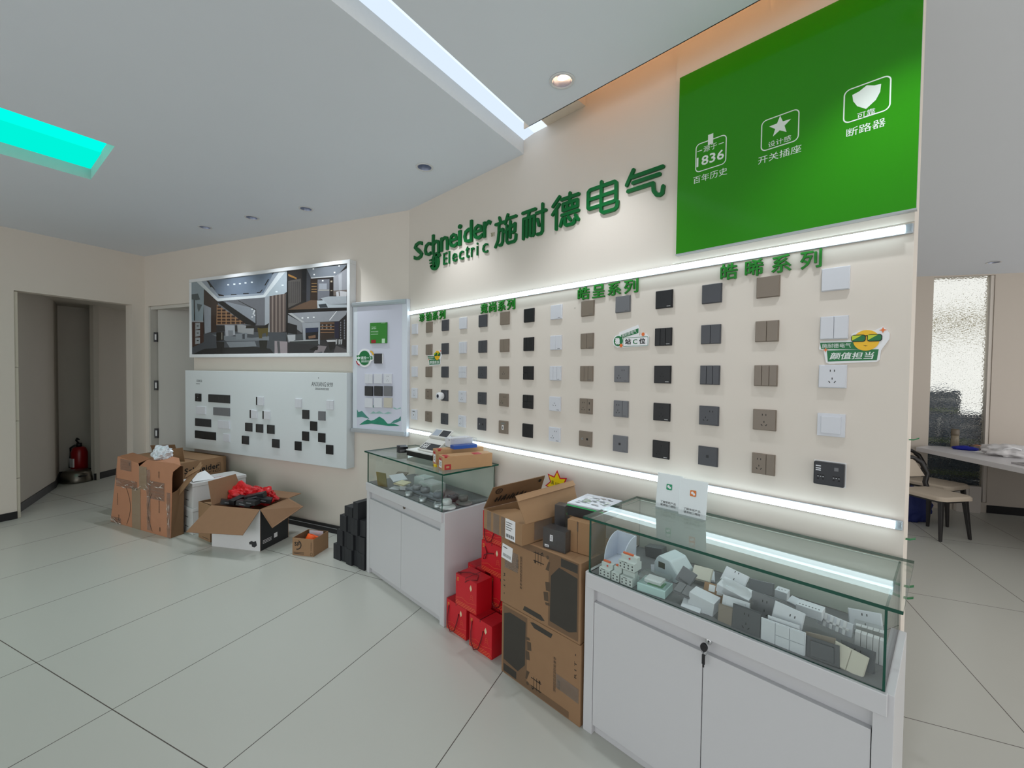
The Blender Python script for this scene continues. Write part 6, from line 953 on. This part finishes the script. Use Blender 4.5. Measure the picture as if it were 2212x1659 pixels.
# ============================================================= LEFT FLOOR GOODS
# stack of small black boxes beside the left counter
BK1 = mat((36, 38, 42), .6, var=.06, scale=20)
ux, uy = math.cos(R(11.2)), math.sin(R(11.2))
def bbox(s, dep, z, w, h, d, label):
    o = thing('black_box', label, 'box', (-3.572 + ux * s - uy * dep, -.55 + uy * s + ux * dep, z), R(11.2), 'black boxes stacked beside the left counter')
    part('carton', B().box(.0006, w - .0006, 0, d, 0, h - .0008), BK1, o, bevel=.001); part('lid_seam', B().box(w * .5 - .0006, w * .5 + .0006, -.0004, 0, .002, h - .003), BLACK, o)
names = ['bottom row', 'second row', 'third row']
for r_, (s0, n, wds) in enumerate([(0, 5, (.096, .082, .074, .072, .078)), (.048, 5, (.08, .07, .072, .068, .066)), (.088, 4, (.086, .066, .086, .074))]):
    s = s0
    for i in range(n):
        bbox(s, (.0, .012, -.004, .016, .004)[i] - r_ * 0, r_ * .1285, wds[i] - .002, .128, .15, 'small black box, %s from the left, %s of the stack by the counter' % (('first', 'second', 'third', 'fourth', 'fifth')[i], names[r_])); s += wds[i]
bbox(.135, .01, .3855, .105, .078, .15, 'flat black box on top of the black stack'); bbox(.262, .0, .3855, .06, .135, .15, 'upright black box on top of the black stack, next to the counter')
o = thing('tape_ring', 'small white cardboard ring on the floor left of the black boxes', 'ring', (-3.70, -.44, 0)); part('ring', B().lathe([(.03, 0), (.03, .05), (.024, .05), (.024, .002)], seg=24), mat((214, 208, 196), .6), o, smooth=True)

def tth(name, label, cat, x, y, z=0, rz=0.0, group=None): return thing(name, label, cat, TF(x, y, z), TH + R(rz), group)
# orange-brown taped carton
TD = .12
o = tth('taped_carton', 'battered wide orange-brown carton bound with clear tape, left of the floor pile', 'carton', -6.22, .454)
OR = mat((186, 130, 98), .5, var=.07, scale=9)
fp = [(0, 0), (1.033, 0), (1.054, .41), (1.06, .56), (1.073, .617), (1.2, .69), (1.1, .70), (.66, .69), (.52, .61), (.505, .641), (.146, .677)]
b = B(); b.poly(fp, 0, .006); part('front_panel', b, OR, o, bevel=.002)
b = B(); b.hexa([(1.028, .006, 0), (1.034, .006, 0), (1.012, TD, 0), (1.006, TD, 0), (1.05, .006, .42), (1.056, .006, .42), (1.03, TD, .45), (1.024, TD, .45)]); part('side_panel', b, KRAFT2, o)
b = B(); b.poly([(.02, 0), (1.006, 0), (1.01, .64), (.16, .68)], TD, TD + .006); b.box(.004, 1.02, .006, TD, 0, .006); b.hexa([(0, .006, 0), (.006, .006, 0), (.026, TD, 0), (.02, TD, 0), (.146, .006, .67), (.152, .006, .67), (.17, TD, .67), (.164, TD, .67)]); part('back_panel', b, KRAFT2, o)
b = B(); sheet(b, [(.146, .004, .678), (.50, .004, .642), (.50, .11, .672), (.18, .11, .70)], .005); part('flap', b, mat((150, 104, 74), .6, var=.06), o); b = B(); sheet(b, [(.66, .004, .69), (1.19, .004, .69), (.95, .12, .715), (.7, .12, .72)], .005); part('flap', b, OR, o)
b = B(); sheet(b, [(.945, .08, .385), (1.03, .07, .376), (1.356, .075, .66), (1.30, .11, .715)], .005); sheet(b, [(1.1, .085, .55), (1.356, .07, .66), (1.36, .09, .70), (1.12, .1, .60)], .004); part('torn_flap', b, KRAFT, o)
for a, c, z0, z1 in ((.40, .55, 0, .40), (.53, .66, .40, .62)): b = B(); strap(b, a, c, -.0008, z0, z1, 6, .002); part('paper_tape', b, mat((150, 128, 104), .3, var=.05), o)
for a, c, z0, z1 in ((.02, .2, .0, .06), (.12, .5, .38, .46), (.66, .72, .02, .6), (.985, 1.04, .0, .42), (.7, .95, .33, .5), (.2, .4, .55, .66)): b = B(); strap(b, a, c, -.0014, z0, z1, 9, .006); part('clear_tape', b, TAPE, o)
b = B(); rn = random.Random(5)
for i in range(46):
    cx, cz = rn.choice(((rn.uniform(.03, .25), rn.uniform(.01, .05)), (rn.uniform(.12, .5), rn.uniform(.38, .46)), (rn.uniform(.99, 1.03), rn.uniform(.02, .42)), (rn.uniform(.66, .95), rn.uniform(.34, .5)), (rn.uniform(.52, .66), rn.uniform(.4, .44)))); an = rn.uniform(-.6, .6) + (1.57 if cx > .98 else 0); l_, w_ = rn.uniform(.012, .05), rn.uniform(.0012, .005)
    dx, dz = math.cos(an), math.sin(an); b.poly([(cx - dx * l_, cz - dz * l_), (cx + dz * w_, cz - dx * w_), (cx + dx * l_, cz + dz * l_), (cx - dz * w_, cz + dx * w_)], -.0085 - i * .00002, -.0085 - i * .00002)
part('tape_highlights', b, mat((222, 210, 200), .25, coat=.5), o)  # painted highlights: pale slivers for the sheen on the crinkled clear tape
b = B()
for x0, s in ((.30, 1), (.74, -1)):
    pts = [(x0 + s * .07 * math.sin(math.pi * k / 12), .02 + .36 * k / 12) for k in range(13)]; b.poly(pts + [(p[0] + .006, p[1]) for p in reversed(pts)], -.0012, -.0012)
for x, z, hh in ((.12, .50, .12), (.14, .25, .12), (.16, .06, .07), (.86, .28, .14), (.87, .06, .04), (.86, .57, .06), (.36, .62, .03)):
    Mr = Matrix.Translation((x, 0, z)) @ Matrix.Rotation(R(90), 4, 'Y'); b.glyphs(6, 0, 0, hh, .014, -.0013, M=Mr)
part('print', b, INK, o)
o = tth('plastic_wad', 'crumpled clear plastic wad on top of the orange-brown carton', 'plastic wad', -5.46, .53, .70); b = B(); b.blob((0, 0, .05), (.085, .06, .07), .4, 2.0, 4, .85, fr=1.7); part('film', b, mat((206, 212, 218), .2, coat=.5), o, label='crumpled film')
# white boxes, two stacked
for i, (z, lab) in enumerate(((0, 'lower of two white storage boxes with black straps'), (.2515, 'upper of two white storage boxes with black straps'))):
    o = tth('white_box', lab, 'box', -5.096, .590 + i * .004, z, 81, 'white strapped boxes'); part('body', B().box(0, .47, .0, .27, 0, .215 if not i else .20), mat((212, 212, 210), .5, var=.02), o, bevel=.003); part('lid', B().box(-.004, .474, -.004, .274, .2155 if not i else .2005, .2505 if not i else .232), mat((218, 218, 217), .45, var=.02), o, bevel=.003)
    b = B(); [b.box(-.0012, -.0002, .09, .16, zz, zz + .006) for zz in (.06, .15)]; part('strap', b, INK, o)
    if i:
        b = B(); b.box(.10, .30, .02, .12, .2325, .2335, 0); sheet(b, [(.02, .05, .24), (.2, .03, .236), (.18, .2, .30), (.05, .18, .27)], .001, 0); part('paper', b, PAPER, o); b = B(); M_ = Matrix.Translation((.25, .1, .234)) @ Matrix.Rotation(R(-90), 4, 'X'); b.glyphs(3, 0, 0, .1, .03, 0, M=M_); part('red_print', b, mat((170, 30, 40), .5), o)
# long kraft carton behind
o = tth('tall_kraft_carton', 'tall brown carton with black lettering and raised flaps behind the orange-brown carton', 'carton', -6.42, .60)
part('carton', B().box(0, .92, 0, .56, 0, .615), KRAFT, o, bevel=.002)
b = B(); sheet(b, [(.04, .31, .615), (.5, .31, .615), (.5, .28, .745), (.04, .28, .70)], .004); part('flap', b, KRAFT2, o); b = B(); sheet(b, [(.40, .18, .615), (.86, .18, .615), (.86, .16, .76), (.40, .16, .69)], .004); part('flap', b, KRAFT, o)
b = B(); b.X = Matrix.Translation((.9206, 0, 0)) @ Matrix.Rotation(R(90), 4, 'Z'); b.text('Schneider', .315, .525, .34, .058, 0, 0, .04); b.text('Electric', .34, .478, .26, .03, 0); ring(b, .462, .50, .465, .555, .006, .003, 0); b.text('↑', .481, .53, .02, .03, -.0001); b.text('T', .481, .485, .02, .025, -.0001); b.X = None; part('lettering', b, INK, o)
b = B(); b.box(0, .92, .27, .285, .615, .6156); part('seam', b, mat((70, 50, 34), .8), o)
# open kraft carton
def openbox(o, w, d, h, mats, t=.005):
    b = B(); b.box(0, w, 0, t, 0, h, [0, 0, 0, 2, 2, 2]); b.box(w - t, w, t, d - t, 0, h, [1, 1, 1, 1, 1, 2]); b.box(0, t, t, d - t, 0, h, [1, 1, 1, 2, 1, 1]); b.box(0, w, d - t, d, 0, h, 2); b.box(t, w - t, t, d - t, 0, t, 2); return part('carton', b, mats, o, bevel=.0012)
o = tth('open_kraft_carton', 'low open brown carton squeezed between the white boxes and the black-sided carton', 'carton', -4.995, .585, 0, -8); openbox(o, .23, .16, .335, [KRAFT, KRAFT, KRAFT2]); b = B(); sheet(b, [(.02, .15, .30), (.21, .15, .30), (.2, .03, .325), (.03, .03, .325)][::-1], .004); part('flap', b, KRAFT, o)
b = B(); b.box(.08, .2, -.0005, -.0001, .02, .024); part('print', b, INK, o)
# white and black carton with contents
o = tth('open_carton', 'open white carton with black side and brown flaps, full of black boxes and red plastic', 'carton', -4.673, .509, 0, 12.3); w, d, h = .496, .342, .362
IN = mat((140, 106, 78), .75, var=.05, scale=22); openbox(o, w, d, h, [mat((222, 224, 224), .45, var=.02), mat((34, 36, 40), .45), IN])
for q in ([(0, 0, h), (w, 0, h), (w - .03, -.15, h - .17), (-.09, -.16, h - .19)], [(w, 0, h), (w, d, h), (w + .17, d - .02, h - .06), (w + .12, .0, h - .15)], [(0, d, h), (0, 0, h), (-.07, .03, h + .20), (-.07, d - .02, h + .20)], [(w, d, h), (0, d, h), (.02, d + .11, h + .035), (w + .05, d + .11, h + .02)]):
    b = B(); sheet(b, q, .005); part('flap', b, IN, o)
b = B(); b.glyphs(5, .24, .185, .09, .016, -.0006); b.box(.21, .27, -.0006, -.0003, .168, .171); b.poly([(.165, .195), (.178, .195), (.178, .178), (.1715, .17), (.165, .178)], -.0006, -.0006)
b.poly([(.385, .07), (.41, .085), (.43, .078), (.455, .088), (.465, .05), (.44, .03), (.415, .035), (.41, .055), (.39, .052)], -.0006, -.0006); part('print', b, mat((40, 42, 46), .5), o)
b = B(); b.X = Matrix.Translation((w + .0006, 0, 0)) @ Matrix.Rotation(R(90), 4, 'Z'); b.box(.20, .28, -.0002, .0002, .20, .29); b.box(.16, .2, -.0002, .0002, .06, .10); [b.box(.03, .13, -.0002, .0002, .055 + i * .012, .059 + i * .012) for i in range(3)]; part('label', b, PAPER, o)
FR = o
def inbox(x, y, z): v = Matrix.Rotation(TH + R(12.3), 4, 'Z') @ Vector((x, y, 0)); p = TF(-4.673, .509); return (p.x + v.x, p.y + v.y, z)
o = thing('red_plastic_bag', 'crumpled red plastic bag in the open white carton', 'plastic bag', inbox(.17, .2, .27), TH); b = B(); b.blob((-.06, .03, .12), (.19, .085, .085), .5, 5.0, 4, 1.0, fr=1.5); b.blob((.09, .09, .12), (.12, .06, .075), .5, 2.0, 4, 1.0, fr=1.5); part('film', b, mat((200, 26, 34), .3, var=.05, coat=.2), o)
for i, (x, y, z, rz, ry, L_, lab) in enumerate(((.07, .03, .372, 60, 14, .14, 'black slim box at the left, leaning on the front flap of the open white carton'), (.17, .05, .37, 95, -10, .12, 'black slim box second from the left in the open white carton'), (.24, .045, .375, 20, 8, .13, 'black slim box in the middle of the open white carton'), (.27, .11, .40, 25, -12, .17, 'black slim box lying highest and tilted in the open white carton'), (.32, .05, .385, 10, 0, .12, 'black slim box lying level right of the middle in the open white carton'), (.38, .10, .40, 40, 12, .12, 'black slim box at the right end of the open white carton'))):
    o = thing('slim_black_box', lab, 'box', inbox(x, y, z), 0, 'black boxes in the open white carton'); o.rotation_euler = (R(6 * (i % 2)), R(ry), TH + R(rz)); part('carton', B().box(-.01, L_ - .01, -.03, .03, 0, .04), mat((22, 23, 26), .35), o, bevel=.001); part('print', B().box(.02, L_ * .6, -.0306, -.03, .015, .022), mat((120, 122, 126), .4), o)
# small courier carton with tape roll
o = tth('courier_carton', 'small open brown courier carton with round black logo near the black boxes', 'carton', -3.887, .688, 0, 13.3); w, d, h = .2, .205, .147; openbox(o, w, d, h, [KRAFT, KRAFT, KRAFT2], .004)
b = B(); b.text('SF', .045, .097, .05, .034, -.0006, 0, .05); b.poly(arc(.045, .09, .042, .042, -100, 70, 14) + arc(.045, .09, .033, .033, 70, -100, 14), -.0007, -.0007); b.text('SF EXPRESS', 0, 0, .07, .009, -.0006, M=Matrix.Translation((.178, 0, .085)) @ Matrix.Rotation(R(-90), 4, 'Y')); [b.box(.012, .11, -.0006, -.0002, .014 + i * .01, .018 + i * .01) for i in range(2)]; ring(b, .168, .192, .008, .032, .011, .002, -.0006); part('print', b, mat((34, 28, 24), .6), o)
def incour(x, y, z): v = Matrix.Rotation(TH + R(13.3), 4, 'Z') @ Vector((x, y, 0)); p = TF(-3.887, .688); return (p.x + v.x, p.y + v.y, z)
o = thing('orange_tape_roll', 'orange roll in the small courier carton', 'tape roll', incour(.10, .075, .06), TH); o.rotation_euler = (R(-28), R(10), TH); part('roll', B().lathe([(.046, 0), (.05, .003), (.05, .085), (.046, .088), (.040, .088), (.040, .004)], seg=32), mat((244, 92, 22), .35), o, smooth=True)
o = thing('printed_leaflet', 'white and blue leaflet sticking up behind the orange roll', 'leaflet', incour(.10, .165, .05), TH + R(13)); part('sheet', B().box(-.06, .075, 0, .003, 0, .105), mat((206, 210, 220), .4, var=.08, scale=80), o); part('blue_band', B().box(-.06, .075, -.0005, -.0001, .02, .05), mat((40, 54, 120), .4), o)
# extinguisher and steel pot in the alcove
o = tth('fire_extinguisher', 'red extinguisher with black valve in the dark alcove', 'fire extinguisher', -8.83, 1.21); part('cylinder', B().lathe([(.075, 0), (.088, .015), (.088, .36), (.07, .42), (.04, .44)], seg=28), mat((150, 20, 26), .3), o, smooth=True); part('label', B().box(-.05, .05, -.0885, -.07, .16, .28), PAPER, o); b = B(); b.cyl((0, 0, .44), .03, .05); b.tube([(0, 0, .48), (-.03, -.02, .53), (.02, -.03, .56), (.07, -.03, .55)], .012, 8); part('valve', b, BLACK, o, smooth=True); part('hose', B().tube([(-.03, -.03, .46), (-.09, -.06, .42), (-.1, -.06, .25), (-.09, -.07, .14)], .012, 8), BLACK, o, smooth=True)
o = tth('steel_pot', 'upturned steel pot on the floor in front of the extinguisher', 'pot', -8.585, 1.09); part('bowl', B().lathe([(.17, 0), (.175, .01), (.168, .05), (.155, .12), (.13, .15), (.07, .16)], seg=36), mat((120, 116, 108), .3, .9), o, smooth=True); part('handle', B().tube([(.16, -.04, .09), (.20, -.03, .1), (.20, .03, .1), (.16, .04, .09)], .008, 8), BLACK, o, smooth=True)

# ============================================================= BACK ROOM
A2 = math.atan2(.441, .898); WX = Vector((-.195, 5.245, 0))
def bw(x, y, z=0): return WX + Vector((.898 * x - .441 * y, .441 * x + .898 * y, z))
def bst(name, b, m): o = struct(name, b, m); o.location = WX; o.rotation_euler = (0, 0, A2); return o
b = B(); b.box(-3.5, 0, 0, .14, 0, 2.9); b.box(.56, 4.6, 0, .14, 0, 2.9); b.box(0, .56, 0, .14, 0, .115); b.box(0, .56, 0, .14, 2.765, 2.95); bst('wall_far', b, mat((200, 190, 178), .6, var=.01))
b = B(); b.box(.56, 4.6, -.012, 0, 0, .09); b.box(-3.5, 0, -.012, 0, 0, .09); bst('baseboard_far', b, BLACK)
wn = bst('window_1', B().box(.528, .558, .01, .08, .117, 2.763), mat((214, 206, 196), .5)); part('frame_rail', B().box(.0, .528, .02, .08, .117, .135), mat((150, 146, 140), .5), wn)
gm = bpy.data.materials.new('rippled_glass'); gm.use_nodes = True; nt = gm.node_tree; p = nt.nodes['Principled BSDF']; p.inputs['Transmission Weight'].default_value = 1; p.inputs['Roughness'].default_value = .04; p.inputs['IOR'].default_value = 1.45; p.inputs['Base Color'].default_value = (.93, .93, .86, 1)
tc = nt.nodes.new('ShaderNodeTexCoord'); mp = nt.nodes.new('ShaderNodeMapping'); mp.inputs['Scale'].default_value = (34, 34, 60); vo = nt.nodes.new('ShaderNodeTexVoronoi'); vo.feature = 'SMOOTH_F1'; vo.inputs['Scale'].default_value = 1.6; bp = nt.nodes.new('ShaderNodeBump'); bp.inputs['Strength'].default_value = 1; bp.inputs['Distance'].default_value = .009
nt.links.new(tc.outputs['Object'], mp.inputs[0]); nt.links.new(mp.outputs[0], vo.inputs['Vector']); nt.links.new(vo.outputs['Distance'], bp.inputs['Height']); nt.links.new(bp.outputs[0], p.inputs['Normal'])
part('rippled_pane', B().box(.0, .528, .04, .046, .135, 2.763), gm, wn)
BB = mat((44, 66, 92), .5, var=.25, scale=7)
def blue(x, z, w, h, label, tx, rot=0):
    q = bw(x, .16, z); o = thing('blue_carton', label, 'carton', q, A2, 'blue cartons stacked outside the rippled window'); part('carton', B().box(0, w - .004, 0, .3, 0, h - .003), BB, o, bevel=.003); b = B(); b.box(0, w - .004, -.0006, -.0002, h * .06, h * .2); part('green_band', b, mat((70, 92, 70), .5, var=.3, scale=12), o)
    b = B(); (b.text if rot else b.glyphs)(*((tx, 0, 0, h * .6, .04) if rot else (6, 0, 0, w * .7, .034)), -.0008, M=Matrix.Translation((w * .6, 0, h * .6)) @ Matrix.Rotation(R(-90 if rot else 0), 4, 'Y')); part('lettering', b, mat((170, 176, 186), .5), o)
blue(.0, .0, .30, .36, 'bottom left blue carton outside the rippled window', '空调'); blue(.30, .0, .30, .36, 'bottom right blue carton outside the rippled window', '空调'); blue(.0, .36, .30, .39, 'second-level left blue carton under the desk line', '厨房电器'); blue(.30, .36, .30, .39, 'second-level right blue carton under the desk line', '厨房电器')
blue(.0, .75, .29, .39, 'third-level blue carton with vertical white lettering', 'RAYNEL', 1); blue(.29, .75, .31, .39, 'third-level blue carton right of the vertical lettering', '电热水器'); blue(.0, 1.14, .375, .275, 'topmost blue carton outside the rippled window', '即热式电热水器')
q = bw(-.4, 1.1, 0); o = struct('trim_5', B().box(0, 1.6, 0, .2, 2.25, 2.42), mat((190, 184, 160), .7)); o.location = q; o.rotation_euler = (0, 0, A2)
# desk
o = thing('desk', 'long white wedge-ended desk under the rippled window', 'desk', (0, 0, 0)); dw = mat((214, 212, 214), .35, var=.006)
dp = [(-.289, 4.987), (.47, 4.083), (1.35, 3.04), (2.2, 3.7), (1.30, 5.96), (-.2, 5.235)]
b = B(); n = len(dp); b.add([(x, y, .70) for x, y in dp] + [(x, y, .75) for x, y in dp], [tuple(range(n))[::-1], tuple(range(n, 2 * n))] + [(i, (i + 1) % n, (i + 1) % n + n, i + n) for i in range(n)]); part('top', b, dw, o, bevel=.002); b = B(); b.box(1.2, 1.24, 3.7, 5.4, 0, .70); part('panel_leg', b, dw, o)
o = thing('drink_bottle', 'grey-brown drink bottle standing on the desk by the window', 'bottle', (.03, 5.285, .75)); part('body', B().lathe([(.034, 0), (.038, .01), (.036, .10), (.033, .15)], seg=24), mat((140, 128, 108), .25), o, smooth=True); part('cap', B().lathe([(.036, .15), (.037, .155), (.036, .21), (.03, .218)], seg=24), mat((112, 100, 84), .35), o, smooth=True)
o = thing('blue_cloth', 'folded bright blue cloth in front of the drink bottle', 'cloth', (.115, 5.13, .75)); b = B(); b.blob((0, 0, .02), (.105, .05, .026), .25, 3.3, 3, .75); part('fabric', b, mat((16, 32, 150), .7), o, smooth=True)
o = thing('round_tin', 'low round metal tin right of the drink bottle', 'tin', (.225, 5.26, .75)); part('tin', B().lathe([(.075, 0), (.078, .006), (.078, .045), (.074, .05), (.07, .05), (.07, .008)], seg=32), mat((130, 120, 110), .3, .7), o, smooth=True); b = B(); b.blob((-.015, 0, .045), (.03, .03, .014), .3, 8.0, 2); part('contents', b, mat((170, 120, 90), .6), o)
o = thing('paper_bag', 'white plastic bag with loop handles lying on the desk', 'bag', (.42, 4.92, .75), R(20)); b = B(); b.blob((0, 0, .05), (.17, .12, .07), .35, 6.0, 4, .7); part('body', b, mat((222, 220, 220), .4, var=.03), o, smooth=True); [part('handle', B().tube([(x - .07, -.1, .05), (x - .06, -.13, .09), (x, -.14, .11), (x + .06, -.13, .09), (x + .07, -.1, .05)], .008, 8), PAPER, o, smooth=True) for x in (-.02, .12)]
o = thing('envelope', 'white pointed paper sheet beside the round tin', 'paper', (.30, 5.02, .75), R(-30)); b = B(); sheet(b, [(-.11, -.08, .003), (.1, -.09, .003), (.02, .08, .055), (-.1, .08, .006)], .001); part('sheet', b, PAPER, o)
o = thing('newspapers', 'small pile of grey printed papers at the front edge of the desk', 'newspaper', (.56, 4.30, .75), R(-50)); part('pile', B().box(-.13, .25, -.09, .2, 0, .016), mat((176, 172, 172), .6, var=.15, scale=60), o); b = B(); [b.box(-.1 + i * .06, -.05 + i * .06, -.07, .16, .0165, .017) for i in range(5)]; part('print', b, mat((110, 108, 110), .6), o)
# chairs
def chair(x, y, rz, label):
    o = thing('dining_chair', label, 'chair', (x, y, 0), R(rz), 'padded chairs at the desk'); fm_ = mat((30, 28, 28), .4); pad = mat((196, 182, 164), .6, var=.02)
    pr = rrect(-.21, .21, -.2, .2, .07); b = B(); n = len(pr); b.add([(a, c, .385) for a, c in pr] + [(a, c, .41) for a, c in pr] + [(a * .93, c * .93, .425) for a, c in pr], [tuple(range(n))[::-1]] + [(i, (i + 1) % n, (i + 1) % n + n, i + n) for i in range(n)] + [(i + n, (i + 1) % n + n, (i + 1) % n + 2 * n, i + 2 * n) for i in range(n)] + [tuple(range(2 * n, 3 * n))]); part('seat', b, pad, o)
    part('seat_frame', B().box(-.17, .17, -.16, .16, .36, .3845), fm_, o)
    for sx_ in (-1, 1):
        for sy_ in (-1, 1):
            b = B(); a = .155; b.hexa([(sx_ * (a + .03) - .011, sy_ * (a + .02) - .011, 0), (sx_ * (a + .03) + .011, sy_ * (a + .02) - .011, 0), (sx_ * (a + .03) + .011, sy_ * (a + .02) + .011, 0), (sx_ * (a + .03) - .011, sy_ * (a + .02) + .011, 0), (sx_ * a - .019, sy_ * .14 - .019, .3845), (sx_ * a + .019, sy_ * .14 - .019, .3845), (sx_ * a + .019, sy_ * .14 + .019, .3845), (sx_ * a - .019, sy_ * .14 + .019, .3845)]); part('leg', b, fm_, o, bevel=.004)
    b = B()
    for sy_ in (-1, 1): b.tube([(-.17, sy_ * .15, .37), (-.22, sy_ * .17, .46), (-.21, sy_ * .18, .56), (-.26, sy_ * .17, .66), (-.30, sy_ * .10, .71), (-.31, 0, .72)], .024, 8)
    part('back_frame', b, fm_, o, smooth=True); b = B(); b.hexa([(-.215, -.15, .53), (-.205, -.15, .53), (-.205, .15, .53), (-.215, .15, .53), (-.30, -.11, .70), (-.29, -.11, .70), (-.29, .11, .70), (-.30, .11, .70)]); part('backrest', b, pad, o, bevel=.004)
chair(-.10, 4.06, -35, 'nearest padded chair with black legs, beside the end of the display wall'); chair(-.10, 4.68, -25, 'padded chair behind the nearest one, tucked under the desk'); chair(.80, 5.12, 190, 'padded chair at the right picture edge under the desk')
o = thing('blue_bag', 'dark blue fabric bag slumped on the floor behind the nearest chair', 'bag', (-.30, 4.42, 0), R(20)); b = B(); b.blob((0, 0, .17), (.17, .10, .19), .25, 9.0, 4, .88); part('fabric', b, mat((14, 30, 92), .7, var=.1), o, smooth=True)
q = bw(.25, -.075); o = thing('white_carton', 'low white carton on the floor under the window', 'box', q, A2); part('carton', B().box(0, .22, 0, .06, 0, .31), mat((206, 198, 190), .5), o, bevel=.003); part('seam', B().box(.108, .112, -.0006, 0, 0, .31), mat((150, 140, 132), .6), o)
